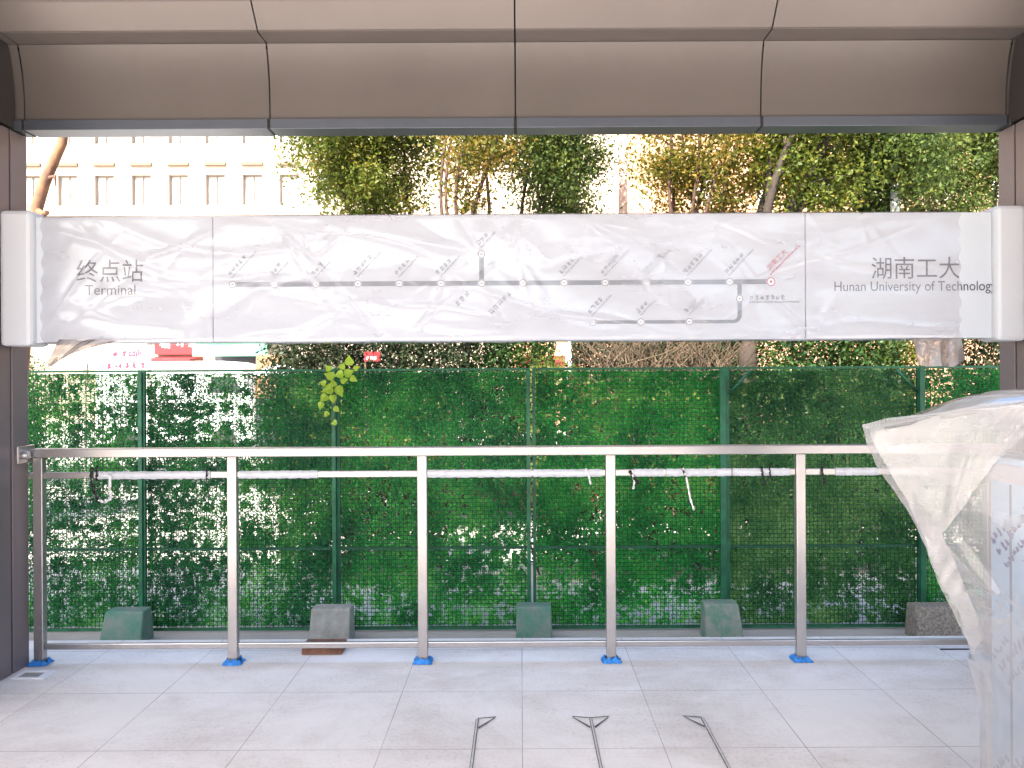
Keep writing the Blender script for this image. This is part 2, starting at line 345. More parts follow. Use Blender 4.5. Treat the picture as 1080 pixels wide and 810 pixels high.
# ------------------------------------------------------------------ text and stroke marks
def text_obj(s, x0, x1, z0, z1, y, mt, parent, name='lettering', fit='both'):
    cu = bpy.data.curves.new(name, 'FONT'); cu.body = s; cu.size = 1; cu.fill_mode = 'BOTH' if False else 'FRONT'
    cu.resolution_u = 6
    to = bpy.data.objects.new(name, cu); col.objects.link(to)
    dg = bpy.context.evaluated_depsgraph_get(); me = bpy.data.meshes.new_from_object(to.evaluated_get(dg))
    bpy.data.objects.remove(to); bpy.data.curves.remove(cu)
    n = len(me.vertices); co = np.empty(n*3); me.vertices.foreach_get('co', co); co = co.reshape(-1, 3)
    mn, mx = co.min(0), co.max(0)
    X = x0+(co[:, 0]-mn[0])/(mx[0]-mn[0])*(x1-x0); Z = z0+(co[:, 1]-mn[1])/(mx[1]-mn[1])*(z1-z0)
    out = np.stack([X, np.full(n, y), Z], 1); me.vertices.foreach_set('co', out.reshape(-1)); me.materials.clear(); me.materials.append(mt)
    me.name = name; me.update()
    o = bpy.data.objects.new(name, me); col.objects.link(o)
    if parent: o.parent = parent; o.matrix_parent_inverse = parent_inv(parent)
    return o
def strokes(mb, org, ux, uz, n, size, seed, th=.09):
    """n small dense characters as thin strokes, too small in the photo to be read"""
    r = random.Random(seed); org, ux, uz = Vector(org), Vector(ux), Vector(uz)
    nrm = ux.cross(uz)
    for i in range(n):
        for k in range(6):
            if k < 3: a0, a1 = r.uniform(.02, .3), r.uniform(.55, .88); b0 = r.uniform(.05, .9); b1 = b0+th
            else: b0, b1 = r.uniform(0, .35), r.uniform(.6, 1); a0 = r.uniform(.08, .78); a1 = a0+th
            P = [org+ux*size*(i*1.05+a)+uz*size*b for a, b in ((a0, b0), (a1, b0), (a1, b1), (a0, b1))]
            off = Vector((0, -1, 0))*.0002*k
            mb.quad(*[p+off for p in P])

# ------------------------------------------------------------------ the setting
def struct(name, mb, m, **k):
    o = mb.build(name, m, **k); o['kind'] = 'structure'; return o
b = MB(); b.box(-9, 9, -3.2, 4.60, -.42, 0); struct('platform_floor', b, M['floor'])
b = MB(); b.quad((-400, -400, GZ), (400, -400, GZ), (400, 500, GZ), (-400, 500, GZ)); struct('ground', b, M['ground'])
b = MB(); b.quad((-120, 13.5, GZ+.004), (120, 13.5, GZ+.004), (120, 17.5, GZ+.004), (-120, 17.5, GZ+.004)); struct('road', b, M['road'])
b = MB(); b.quad((-120, -11, GZ+.004), (120, -11, GZ+.004), (120, -3.4, GZ+.004), (-120, -3.4, GZ+.004)); struct('busway', b, M['ground'])
b = MB(); b.box(-120, 120, 13.25, 13.45, GZ, GZ+.12); b.box(-120, 120, 17.55, 17.75, GZ, GZ+.12); struct('kerb', b, M['kerb'])
b = MB()
for i in range(-15, 16): b.quad((i*5, 15.4, GZ+.008), (i*5+2.4, 15.4, GZ+.008), (i*5+2.4, 15.55, GZ+.008), (i*5, 15.55, GZ+.008))
struct('road_marking', b, M['paint'])

# ------------------------------------------------------------------ canopy
can = empty('canopy', (0, 2, 2.9), 'warm grey metal canopy with curved edge panels over the platform', 'canopy')
PW = 1.318; seams = [-.02+PW*k for k in range(-6, 7)]
cove = [(4.125, 2.952), (4.125, 3.02), (4.118, 3.10), (4.106, 3.18), (4.09, 3.25), (4.068, 3.335)]
upper = [(3.93, 3.345), (3.84, 3.447), (3.70, 3.56), (3.50, 3.67), (3.2, 3.76), (2.8, 3.80), (-1.5, 3.80), (-1.8, 3.6)]
for i in range(len(seams)-1):
    x0, x1 = seams[i]+.004, seams[i+1]-.004
    th = .03
    b = MB(); cs = []
    for k in range(21):
        t_ = k/20; u_ = t_*t_; cs.append((4.125-.057*u_*(.35+.65*t_), 2.952+.383*t_))
    b.grid([[(x0, y, z) for y, z in cs], [(x1, y, z) for y, z in cs]])
    b.box(x0, x1, 4.128, 4.145, 2.955, 3.33)
    b.build('cove_panel', M['ceil'], can)
    b = MB(); b.box(x0, x1, 3.935, 4.10, 3.338, 3.36); b.build('soffit_panel', M['ceil2'], can)
    b = MB(); b.prism_x(upper+[(y, z+th) for y, z in reversed(upper)], x0, x1); b.build('ceiling_panel', M['ceil2'], can)
    b = MB(); b.prism_x([(4.105, 2.950), (4.105, 2.896), (4.235, 2.896), (4.235, 2.97), (4.16, 2.97), (4.16, 2.950)], x0-.001+(.004), x1-.004); b.build('edge_strip', M['strip'], can, bevel=.002)
b = MB(); b.box(-8, 8, 4.163, 4.30, 2.975, 3.42); b.box(-8, 8, -1.8, 4.30, 3.862, 3.98); b.box(-8, 8, 4.16, 4.30, 3.43, 3.86); b.build('roof_deck', M['gap'], can)
for s in seams[1:-1]:
    b = MB(); b.prism_x([(4.13, 2.96), (4.13, 3.30), (4.075, 3.336), (4.075, 3.40), (4.16, 3.42), (4.16, 2.96)], s-.0019, s+.0019)
    b.box(s-.0078, s+.0078, 4.108, 4.225, 2.898, 2.952); b.build('seam_gasket', M['gap'], can)

def column(x, s, label):
    c = empty('column', (x+s*.14, 3.8, 0), label, 'column', 'columns of the platform shelter')
    def bx(name, xa, xb, *r, m=M['column'], bv=.004):
        b = MB(); b.box(min(xa, xb), max(xa, xb), *r); return b.build(name, m, c, bevel=bv)
    bx('edge_panel', x, x+s*.26, 4.078, 4.21, .002, 2.89)
    bx('side_panel', x, x+s*.26, 3.45, 4.064, .002, 2.89)
    bx('seam_gasket', x+s*.012, x+s*.24, 4.06, 4.08, .002, 2.88, m=M['gap'], bv=0)
    # upper bracket follows the canopy's curve
    prof = [(3.45, 2.905), (4.10, 2.905)]+[(y-.012, z) for y, z in cove]+[(3.92, 3.335), (3.83, 3.44), (3.69, 3.55), (3.45, 3.66)]
    b = MB(); b.prism_x(prof, x, x+s*.26); b.build('head_bracket', M['bracket'], c)
    bx('collar', x-s*0, x+s*.25, 4.10, 4.10+.104, 2.9, 2.894, m=M['gap'], bv=0)
    return c
column(-2.70, -1, 'mauve grey metal column at the left, where the handrail bracket is fixed')
column(2.625, 1, 'mauve grey metal column at the right, above the sheeted cabinet')

# ------------------------------------------------------------------ hanging route sign
SY0 = 4.0
sg = empty('route_sign', (0, 4.05, 1.75), 'long white route map sign between the two columns with grey line diagram', 'sign')
bxl, bxr = AX(38, SY0), AX(1047, SY0); zb, zt = 1.752, 2.408
s1, s2 = AX(224.5, SY0, 290), AX(849.5, SY0, 290)
for xa, xb in ((bxl, s1), (s1, s2), (s2, bxr)):
    b = MB(); b.box(xa+.002, xb-.002, SY0, 4.11, zb, zt); b.build('face_panel', M['board'], sg, bevel=.003)
b = MB(); b.box(bxl+.01, bxr-.01, SY0+.008, 4.10, zb+.01, zt-.01); b.build('inner_box', M['ink'], sg)
for xa, xb in ((-2.684, bxl+.002), (bxr-.002, 2.612)):
    b = MB(); b.box(xa, xb, 3.955, 4.125, 1.735, 2.437); b.build('end_cap', M['white_metal'], sg, bevel=.022)
for xa, xb in ((-2.70, -2.685), (2.612, 2.625)):
    for za in (1.79, 2.33):
        b = MB(); b.box(xa, xb, 4.0, 4.08, za, za+.05); b.build('wall_bracket', M['steel'], sg)
TY = SY0-.0012
def tx(s, x0, x1, y0, y1, m=M['ink']):
    a = at(x0, (y0+y1)/2, SY0); c = at(x1, (y0+y1)/2, SY0); mid = at((x0+x1)/2, y0, SY0).z, at((x0+x1)/2, y1, SY0).z
    return text_obj(s, a.x, c.x, mid[1], mid[0], TY, m, sg)
tx('终点站', 81, 151, 274, 297.5)
tx('Terminal', 90, 143, 300.5, 311)
tx('湖南工大', 919, 1012, 271, 294)
tx('Hunan University of Technology', 880, 1050.5, 296.5, 310)
# map diagram (the sign hangs level, so its lines are level in the world)
def sp(x, y): return at(x, y, SY0)
zl = sp(549, 298.5).z; hw = .0125
xs = [245.4, 289.5, 333.5, 377.4, 421.3, 465, 508, 551.5, 595, 638.3, 682, 725.6, 769.5, 813]
X = [sp(x, 298).x for x in xs]
b = MB(); b.box(X[0], X[-1], TY, TY+.001, zl-hw, zl+hw)
zup = sp(508, 268).z; b.box(X[6]-hw, X[6]+hw, TY, TY+.001, zl+hw, zup)
xj = sp(780, 320).x; zlo = sp(700, 339.5).z; xl0 = sp(625, 339).x
b.box(xj-.011, xj+.011, TY, TY+.001, zlo+.035, zl-hw)
b.box(xl0, xj-.035, TY, TY+.001, zlo-.009, zlo+.009)
pts = [(xj-.035+.024*0, zlo), ]
arc = [(xj-.035+.035*math.sin(a), zlo+.035-.035*math.cos(a), a) for a in [R(15*k) for k in range(7)]]
for (xa, za, aa), (xc, zc, ac) in zip(arc[:-1], arc[1:]):
    w0, w1 = .009+.002*aa/1.57, .009+.002*ac/1.57
    b.quad((xa+w0*math.sin(aa), TY, za-w0*math.cos(aa)), (xc+w1*math.sin(ac), TY, zc-w1*math.cos(ac)), (xc-w1*math.sin(ac), TY, zc+w1*math.cos(ac)), (xa-w0*math.sin(aa), TY, za+w0*math.cos(aa)))
b.build('route_line', M['ink2'], sg)
def disc(mb, x, z, r0, r1, y, n=20):
    for k in range(n):
        a0, a1 = 2*math.pi*k/n, 2*math.pi*(k+1)/n
        mb.quad(*[(x+r*math.cos(a), y, z+r*math.sin(a)) for r, a in ((r0, a0), (r1, a0), (r1, a1), (r0, a1))])
def station(x, z, ang, nch, seed, where='up', ink='ink2', name_ink='ink_soft'):
    b = MB(); disc(b, x, z, .0001, .021, TY-.0006); o = b.build('station_marker', M['disc'], sg, fix=False)
    b = MB(); disc(b, x, z, .015, .0195, TY-.0012)
    b.box(x-.006, x+.006, TY-.0014, TY-.001, z-.0025, z+.0025)
    b.build('ring', M[ink], o, fix=False)
    if nch:
        a = R(ang); ux = (math.cos(a), 0, math.sin(a)); uz = (-math.sin(a), 0, math.cos(a)); b = MB()
        sz = .026; L = nch*sz
        if where == 'up': org = (x-.012, TY-.0004, z+.04)
        elif where == 'down': org = (x-.05-L*.5, TY-.0004, z-.05-L*.62)
        else: org = (x+.05, TY-.0004, z-.008)
        if ink == 'redink': return org, a
        strokes(b, org, ux, uz, nch, sz, seed, .13)
        sz2 = .012; org2 = Vector(org)-Vector(uz)*.017
        strokes(b, org2, ux, uz, nch*3, sz2, seed+50, .16)
        b.build('station_name', M[name_ink], sg, fix=False)
names = [5, 3, 3, 5, 4, 4, 0, 0, 4, 5, 5, 5, 5]
for i, n in enumerate(names): station(X[i], zl, 47, n, i)
station(X[6], zup, 47, 3, 30); 
for i, n in ((6, 3), (7, 5)):
    b = MB(); a = R(47); strokes(b, (X[i]-.06-.02*n, TY-.0004, zl-.06-.022*n), (math.cos(a), 0, math.sin(a)), (-math.sin(a), 0, math.cos(a)), n, .03, 60+i, .13); b.build('station_name', M['ink_soft'], sg, fix=False)
b = MB(); disc(b, X[13], zl, .0001, .024, TY-.0006); o = b.build('station_marker', M['disc'], sg, fix=False)
b = MB(); disc(b, X[13], zl, .018, .023, TY-.0012); disc(b, X[13], zl, .0001, .007, TY-.0012); b.build('ring', M['redink'], o, fix=False)
# red name of this stop, slanting up
o = text_obj('湖南工大', 0, .135, 0, .032, 0, M['redink'], None)
o.parent = sg; o.matrix_parent_inverse = parent_inv(sg); o.location = (X[13]-.006, TY-.0008, zl+.055); o.rotation_euler = (0, R(-45), 0); o.name = 'station_name'
b = MB(); a = R(45); strokes(b, (X[13]+.0, TY-.0004, zl+.03), (math.cos(a), 0, math.sin(a)), (-math.sin(a), 0, math.cos(a)), 16, .013, 99, .16); b.build('station_name', M['redink'], sg, fix=False)
station(xj, sp(780, 315).z, 0, 7, 41, 'right')
for k, px in enumerate((625, 676, 727)): station(sp(px, 339).x, zlo, 47, (4, 3, 3)[k], 70+k)

# ------------------------------------------------------------------ polythene over the sign
fx0, fx1 = AX(46, SY0), AX(1012, SY0)
cr = []
rr = random.Random(5)
for k in range(80):
    cx = rr.uniform(fx0, fx1); cz = rr.uniform(zb, zt); a = R(rr.choice([rr.gauss(8, 12), rr.gauss(-8, 10), rr.gauss(-50, 18), rr.gauss(50, 18)]))
    cr.append((cx, cz, math.cos(a), math.sin(a), rr.uniform(.12, .55), rr.uniform(.010, .03), rr.uniform(.0015, .0055)*rr.choice((1, 1, -.6))))
for (sx_, sy_) in ((905, 230), (620, 232), (760, 235), (365, 240)):
    c0 = sp(sx_, sy_)
    for k in range(8):
        a = rr.uniform(0, 2*math.pi); L = rr.uniform(.1, .35)
        cr.append((c0.x+math.cos(a)*L*.6, c0.z+math.sin(a)*L*.6, math.cos(a), math.sin(a), L*.6, rr.uniform(.008, .016), rr.uniform(.002, .005)))
nx, nz = 640, 90
gx = np.linspace(fx0, fx1, nx); gz = np.linspace(zt+.004, zb-.004, nz)
GX, GZZ = np.meshgrid(gx, gz)
D = np.zeros_like(GX)
for cx, cz, ca, sa, L, wd, am in cr:
    u = (GX-cx)*ca+(GZZ-cz)*sa; v = -(GX-cx)*sa+(GZZ-cz)*ca
    v = v+.03*np.sin(u*9+cx*20)*.4
    D += am*np.exp(-(v/wd)**2)*np.exp(-(u/L)**4)
for k in range(46):
    cr.append((rr.uniform(fx0, fx1), rr.choice((rr.uniform(zb, zt), rr.uniform(zt-.18, zt))), *(lambda a: (math.cos(a), math.sin(a)))(R(rr.gauss(105, 25))), rr.uniform(.02, .07), rr.uniform(.003, .006), rr.uniform(.002, .004)))
for cx, cz, ca, sa, L, wd, am in cr[-46:]:
    u = (GX-cx)*ca+(GZZ-cz)*sa; v = -(GX-cx)*sa+(GZZ-cz)*ca
    D += am*np.exp(-(v/wd)**2)*np.exp(-(u/L)**4)
for k in range(14):
    fx_, fz_ = rr.uniform(2, 8), rr.uniform(3, 14); ph = rr.uniform(0, 6)
    D += .0016*np.sin(GX*fx_+GZZ*fz_*rr.choice((1, -1))+ph)
D = .020*np.tanh(np.maximum(D+.008, .002)/.020)
edge = np.minimum((zt+.004-GZZ), (GZZ-zb+.004))/.03
D *= np.clip(.35+edge, 0, 1)
P = []
P.append([(x, 4.112, zt+.004) for x in gx]); P.append([(x, 4.03, zt+.004+.002*math.sin(x*31)) for x in gx])
for j in range(nz): P.append([(gx[i]+.006*math.sin(j*.5+1)*(1 if i in (0, nx-1) else 0), SY0-.004-D[j, i], gz[j]+.003*math.sin(gx[i]*7)*(1 if j == nz-1 else 0)) for i in range(nx)])
P.append([(x, 4.03, zb-.009+.003*math.sin(x*17)) for x in gx]); P.append([(x, 4.112, zb-.006) for x in gx])
wr = empty('plastic_wrap', (0, 3.99, 1.75), 'crumpled translucent polythene wrapped over the long route sign', 'plastic film')
b = MB(); b.grid(P); b.build('sheet', M['film'], wr, fix=False)
def flap(top, bot, name, ph, lift=.05):
    """loose tongue hanging under the sign: px outlines along top and bottom"""
    n, k = 26, 16; P = []
    def lerp(L, t):
        t *= len(L)-1; i = min(int(t), len(L)-2); f = t-i; return L[i][0]*(1-f)+L[i+1][0]*f, L[i][1]*(1-f)+L[i+1][1]*f
    for j in range(k+1):
        row = []
        for i in range(n+1):
            a = lerp(top, i/n); c = lerp(bot, i/n); t = j/k
            x, y = a[0]*(1-t)+c[0]*t, a[1]*(1-t)+c[1]*t
            Y = SY0-.016-.006*math.sin(i*.45+ph+t*2)-lift*.5*t*math.sin(math.pi*i/n)+.005*t*math.sin(i*.8)
            row.append(at(x, y, Y))
        P.append(row)
    b = MB(); b.grid(P); b.build(name, M['film3'], wr, fix=False)
flap([(62, 358), (75, 358), (88, 358), (100, 358), (112, 358), (124, 359)], [(47, 389), (55, 386), (63, 380), (76, 373), (94, 367), (115, 362)], 'loose_flap', 0)
flap([(963, 357), (975, 357), (990, 357), (1003, 357), (1014, 357)], [(968, 384), (978, 387), (992, 386), (1006, 387), (1018, 379)], 'loose_flap', 2)
b = MB()
for px, py, s in ((55, 300, 1), (1011, 290, -1)): pass
# ------------------------------------------------------------------ handrail
RY = 4.22
rl = empty('handrail', (0, RY, 0), 'brushed steel handrail with five visible posts along the platform edge', 'railing')
px = [-2.646, -1.584, -.542, .49, 1.532, 2.575]
def rbx(name, *r, m=M['steel'], bv=.004, par=rl):
    b = MB(); b.box(*r); return b.build(name, m, par, bevel=bv)
zt1 = CAMZ-(475-400)/F*RY
rbx('top_rail', -2.70+.012, 2.60, RY-.045, RY+.03, zt1-.024, zt1+.024)
b = MB(); b.box(-2.70, -2.684, 4.10, 4.245, zt1-.05, zt1+.045); b.build('rail_bracket', M['steel'], rl, bevel=.004)
b = MB(); b.tube([(-2.70+.004, 4.13, zt1-.005), (-2.65, 4.14, zt1-.004)], .022, 12); b.build('bracket_stub', M['steel'], rl)
zm = CAMZ-(499-400)/F*RY
rfr = random.Random(3)
for i, x in enumerate(px):
    p = rbx('post', x-.026, x+.026, RY-.02, RY+.022, 0.012, zt1-.024)
    rbx('foot_plate', x-.042, x+.042, RY-.04, RY+.04, 0.0, 0.012, par=p, bv=.002)
    # crumpled tape skirt
    b = MB(); n = 28; rows = []
    sq = lambda a, hx, hy: (hx*max(-1, min(1, 1.35*math.cos(a))), hy*max(-1, min(1, 1.35*math.sin(a))))
    ph = rfr.uniform(0, 6)
    for j, (zz, g) in enumerate(((.026, .003), (.018, .010), (.010, .018), (.001, .024))):
        rows.append([(x+sq(2*math.pi*k/n, .029+g, .026+g)[0]+.004*math.sin(5*k+ph+j), RY+sq(2*math.pi*k/n, .029+g, .026+g)[1]+.004*math.cos(3*k+ph), zz+((.004+.006*rfr.random())*math.sin(k*1.7+ph)*(j == 0)) if j < 3 else .003) for k in range(n+1)])
    b.grid(rows); b.build('foot_wrap', M['tape'], p, fix=False)
zl_ = .095
for i in range(len(px)-1):
    xa, xb = px[i]+.026, px[i+1]-.026
    rbx('middle_rail', xa, xb, RY-.008, RY+.012, zm-.018, zm+.018)
    o = rbx('bottom_rail', xa, xb, RY-.008, RY+.014, zl_-.016, zl_+.016)
rbx('middle_rail', -2.70, px[0]-.026, RY-.008, RY+.012, zm-.018, zm+.018)
# protective film left on the middle rail (crinkled sleeves)
for xa, xb in ((102, 222), (450, 500), (252, 335), (452, 560), (562, 634), (668, 700), (702, 770), (772, 832), (880, 925)):
    b = MB(); rows = []; n = 40
    for k, (dy, dz) in enumerate(((.014, .019), (-.011, .0205), (-.011, -.0205), (.014, -.02))):
        rows.append([(AX(xa+(xb-xa)*i/n, RY), RY+dy-.0015*abs(math.sin(i*1.3)), zm+dz*(1+.06*math.sin(i*.9+k))+.0012*math.sin(i*2.1)) for i in range(n+1)])
    b.grid(rows); b.build('rail_film', M['railfilm'], rl, fix=False)

# strips of tape and cut ties on the middle rail
def tie(pxs, w, m, label, name='tape_strip', g='loose strips tied to the middle rail'):
    """ribbon along px points in front of the rail"""
    n = len(pxs)*6; P = []
    for i in range(n+1):
        t = i/n*(len(pxs)-1); k = min(int(t), len(pxs)-2); f = t-k
        x = pxs[k][0]*(1-f)+pxs[k+1][0]*f; y = pxs[k][1]*(1-f)+pxs[k+1][1]*f
        p = at(x, y, RY-.016-.006*math.sin(i*.8)); q = p.copy()
        d = Vector((pxs[k+1][0]-pxs[k][0], 0, -(pxs[k+1][1]-pxs[k][1]))).normalized(); s = Vector((-d.z, .5*math.sin(i*.6), d.x))*w/2*(1+.25*math.sin(i*1.3))
        P.append([p-s, p+s])
    b = MB(); b.grid(P); o = b.build(name, m, None, fix=False)
    md = o.modifiers.new('solid', 'SOLIDIFY'); md.thickness = .0015
    tag(o, label, 'strip', g)
tie([(97, 493), (96, 505), (100, 520), (106, 531)], .017, M['ribbon_k'], 'dark strip hanging from the middle rail right of the leftmost post, beside a white loop')
tie([(116, 500), (116, 515), (117, 526), (110, 530), (104, 527)], .014, M['ribbon_w'], 'white tape loop hanging from the middle rail right of the leftmost post')
tie([(102, 492), (102, 500), (102, 508)], .012, M['ribbon_k'], 'short black tie wrapped round the middle rail, leftmost of all the ties')
tie([(218, 493), (218, 500), (218, 507)], .010, M['ribbon_k'], 'thin black tie round the middle rail just left of the second post')
tie([(618, 494), (621, 502), (623, 511)], .010, M['ribbon_w'], 'short white strip on the middle rail just left of the fourth post')
tie([(664, 497), (668, 503), (672, 508), (673, 511)], .016, M['ribbon_k'], 'black knotted strip on the middle rail just right of the fourth post')
tie([(667, 500), (669, 508), (668, 516)], .010, M['ribbon_w'], 'white end hanging under the black knot right of the fourth post')
tie([(720, 493), (722, 498), (724, 504), (726, 515), (728, 526), (732, 538)], .010, M['ribbon_w'], 'long thin white strip dangling midway between the fourth and fifth posts')
tie([(719, 492), (721, 497), (723, 503)], .011, M['ribbon_k'], 'black tie holding the long dangling white strip')
tie([(803, 492), (804, 500), (806, 508), (807, 512)], .014, M['ribbon_k'], 'wider black strip on the middle rail left of the fifth post')
tie([(811, 490), (812, 500), (814, 507)], .009, M['ribbon_k'], 'narrow black tie next to the fifth post on its left')
tie([(866, 489), (867, 497), (869, 506), (869, 512)], .012, M['ribbon_k'], 'black tie round the middle rail right of the fifth post')

# ------------------------------------------------------------------ green screen fence
FY = 5.9
edges = [-5.90, AX(-55, FY), AX(150, FY), AX(355, FY), AX(560, FY), AX(765, FY), AX(970, FY), AX(1175, FY), 6.05]
FZT = CAMZ-(388-400)/F*FY
def fence_mesh_wires(x0, x1, z0, z1):
    b = MB(); r = .0016
    z = z0+.02
    while z < z1-.01: b.box(x0, x1, FY-.012, FY-.012+2*r, z-r, z+r); z += .031
    x = x0+.02
    while x < x1-.01: b.box(x-r, x+r, FY-.016, FY-.016+2*r, z0, z1); x += .031
    return b
spec = [ # leaves, material, cover, clump contrast, label
    ('fleaf', .80, .3), ('fleaf_dark', .80, .85), ('fleaf_dark', .92, .75), ('fleaf', .95, .68), ('fleaf_bright', .95, .58), ('fleaf_olive', .95, .62), ('fleaf_bright', .85, .5), ('fleaf', .8, .4)]
labs = ['green screen panel far left, outside the left column', 'leafy screen panel beside the left column, dark clumps with many white gaps',
  'leafy screen panel with dark clumps and pale gaps, left of the vine', 'mid green leafy screen panel just right of the lime vine',
  'bright green evenly filled leafy screen panel in the middle of the row', 'dull olive leafy screen panel with diagonal corner braces',
  'vivid green leafy screen panel behind the plastic sheet by the right column', 'green screen panel far right, outside the right column']
def vnoise(P, sc, seed):
    g = np.random.default_rng(seed).random((64, 64)); u = P[:, 0]*sc % 63; v = P[:, 1]*sc % 63
    i, j = u.astype(int), v.astype(int); f, h_ = u-i, v-j; f = f*f*(3-2*f); h_ = h_*h_*(3-2*h_)
    return (g[i, j]*(1-f)+g[(i+1) % 64, j]*f)*(1-h_)+(g[i, (j+1) % 64]*(1-f)+g[(i+1) % 64, (j+1) % 64]*f)*h_
for k in range(8):
    x0, x1 = edges[k]+(.009 if k == 4 else .002), edges[k+1]-(.009 if k == 3 else .002); mk, cover, contrast = spec[k]
    z0 = GZ+.012
    fr = empty('screen_fence_panel', ((x0+x1)/2, FY, GZ), labs[k], 'fence panel', 'green screen fence panels')
    b = MB(); t = .012
    dim = 'green_steel'
    b.box(x0, x0+2*t, FY-t, FY+t, z0, FZT); b.box(x1-2*t, x1, FY-t, FY+t, z0, FZT)
    b.box(x0+2*t, x1-2*t, FY-t*.8, FY+t*.8, FZT-2*t*.8, FZT-.001); b.box(x0+2*t, x1-2*t, FY-t*.8, FY+t*.8, z0+.001, z0+2*t)
    zmid = at(400, 578, FY).z; b.box(x0+2*t, x1-2*t, FY-t*.7, FY+t*.7, zmid-.011, zmid+.011)
    b.build('frame', M[dim], fr)
    if k in (5,):
        for xa, s in ((x0+2*t, 1), (x1-2*t, -1)):
            b = MB(); b.tube([(xa, FY-.02, FZT-.20), (xa+s*.16, FY-.02, FZT-.03)], .012, 6); b.build('corner_brace', M['green_steel'], fr)
    fence_mesh_wires(x0+2*t, x1-2*t, z0+2*t, FZT-2*t).build('wire_mesh', M['wire'], fr, fix=False)
    N = int(120000*cover) if 0 < k < 7 else 9000
    C = np.stack([rng.uniform(x0+.03, x1-.03, N*3), rng.uniform(z0+.03, FZT-.03, N*3)], 1)
    cl = (.5+.5*np.cos(C[:, 0]*2*np.pi/.148+k))*(.5+.5*np.cos(C[:, 1]*2*np.pi/.148))
    low = vnoise(C+20, 3.4, k); mid = vnoise(C+20, 11, k+20); fine = vnoise(C+20, 38, k+40)
    hgt = (C[:, 1]-z0)/(FZT-z0)
    dens = 1-contrast*(.75*(1-cl)**2)*(.45+.8*low)-.55*np.clip(low-.55, 0, 1)*2*contrast-.35*(mid > .72)*contrast-.55*(fine > .62)
    if k in (1, 2): dens -= .35*(hgt > .9)*(mid > .4)+.25*(hgt < .22)*(fine > .35)
    keep = rng.random(N*3) < np.clip(dens, .17 if k in (1, 2) else .05, 1)
    C = C[keep][:N]
    C3 = np.stack([C[:, 0], FY+.012+rng.uniform(-.010, .030, len(C))-.02*cl[keep][:N]*rng.random(len(C)), C[:, 1]], 1)
    np_quads('leaf_mat', leaf_quads(C3, .021, .011, .8), M[mk], fr)

# support posts of the fence standing in the blocks
def stay(pxx, w, label):
    x = AX(pxx, FY-.06)
    b = MB(); b.box(x-w/2, x+w/2, FY-.075, FY-.045, GZ, FZT-.02); o = b.build('fence_post', M['green_steel'], None, bevel=.002)
    tag(o, label, 'post', 'green steel posts of the screen fence')
stay(148, .03, 'green steel fence post rising from the leftmost foot block')
stay(352, .03, 'green steel fence post behind the lime vine')
stay(557, .03, 'green steel fence post rising from the middle foot block')
stay(762, .045, 'thick green steel fence post at the left edge of the olive panel')
stay(972, .04, 'green steel fence post beside the plastic sheet')

# foot blocks
def block(x0, x1, ytop, m, lean, label, wtop=.8):
    Y = 5.62; xa, xb = AX(x0, Y), AX(x1, Y); zt_ = AZ(ytop, Y, (x0+x1)/2); w_ = (xb-xa)
    b = MB(); d = .17
    ta, tb = xa+w_*max(lean, 0), xb+w_*min(lean, 0)
    n = len(b.v)
    b.v += [(xa, Y-.05, GZ), (xb, Y-.05, GZ), (xb, Y+d, GZ), (xa, Y+d, GZ), (ta, Y, zt_), (tb, Y, zt_), (tb, Y+d-.04, zt_), (ta, Y+d-.04, zt_)]
    for f in ((0,3,2,1),(4,5,6,7),(0,1,5,4),(1,2,6,5),(2,3,7,6),(3,0,4,7)): b.f.append(f); b.sm.append(False)
    o = b.build('foot_block', m, None, bevel=.012); tag(o, label, 'concrete block', 'concrete foot blocks of the fence')
block(105, 150, 645, M['block_green'], .10, 'green painted concrete block, leftmost at the foot of the fence')
block(325, 368, 642, M['block_grey'], .04, 'bare grey concrete block above the brown timber offcut')
block(543, 581, 640, M['block_green'], -.02, 'green concrete block at the middle of the fence foot')
block(742, 783, 637, M['block_stain'], -.13, 'grey concrete block streaked with green paint right of the fourth post')
block(964, 1012, 640, M['aggregate'], -.1, 'rough aggregate concrete block half hidden by the plastic sheet')
# timber offcut
b = MB(); x0_, x1_ = AX(320, 4.40), AX(362, 4.40); b.prism_x([(4.33, .002), (4.46, .002), (4.46, .05), (4.34, .045)], x0_, x1_)
tag(b.build('timber_offcut', M['wood'], None, bevel=.004), 'brown timber offcut lying on the tiles behind the handrail', 'wood')

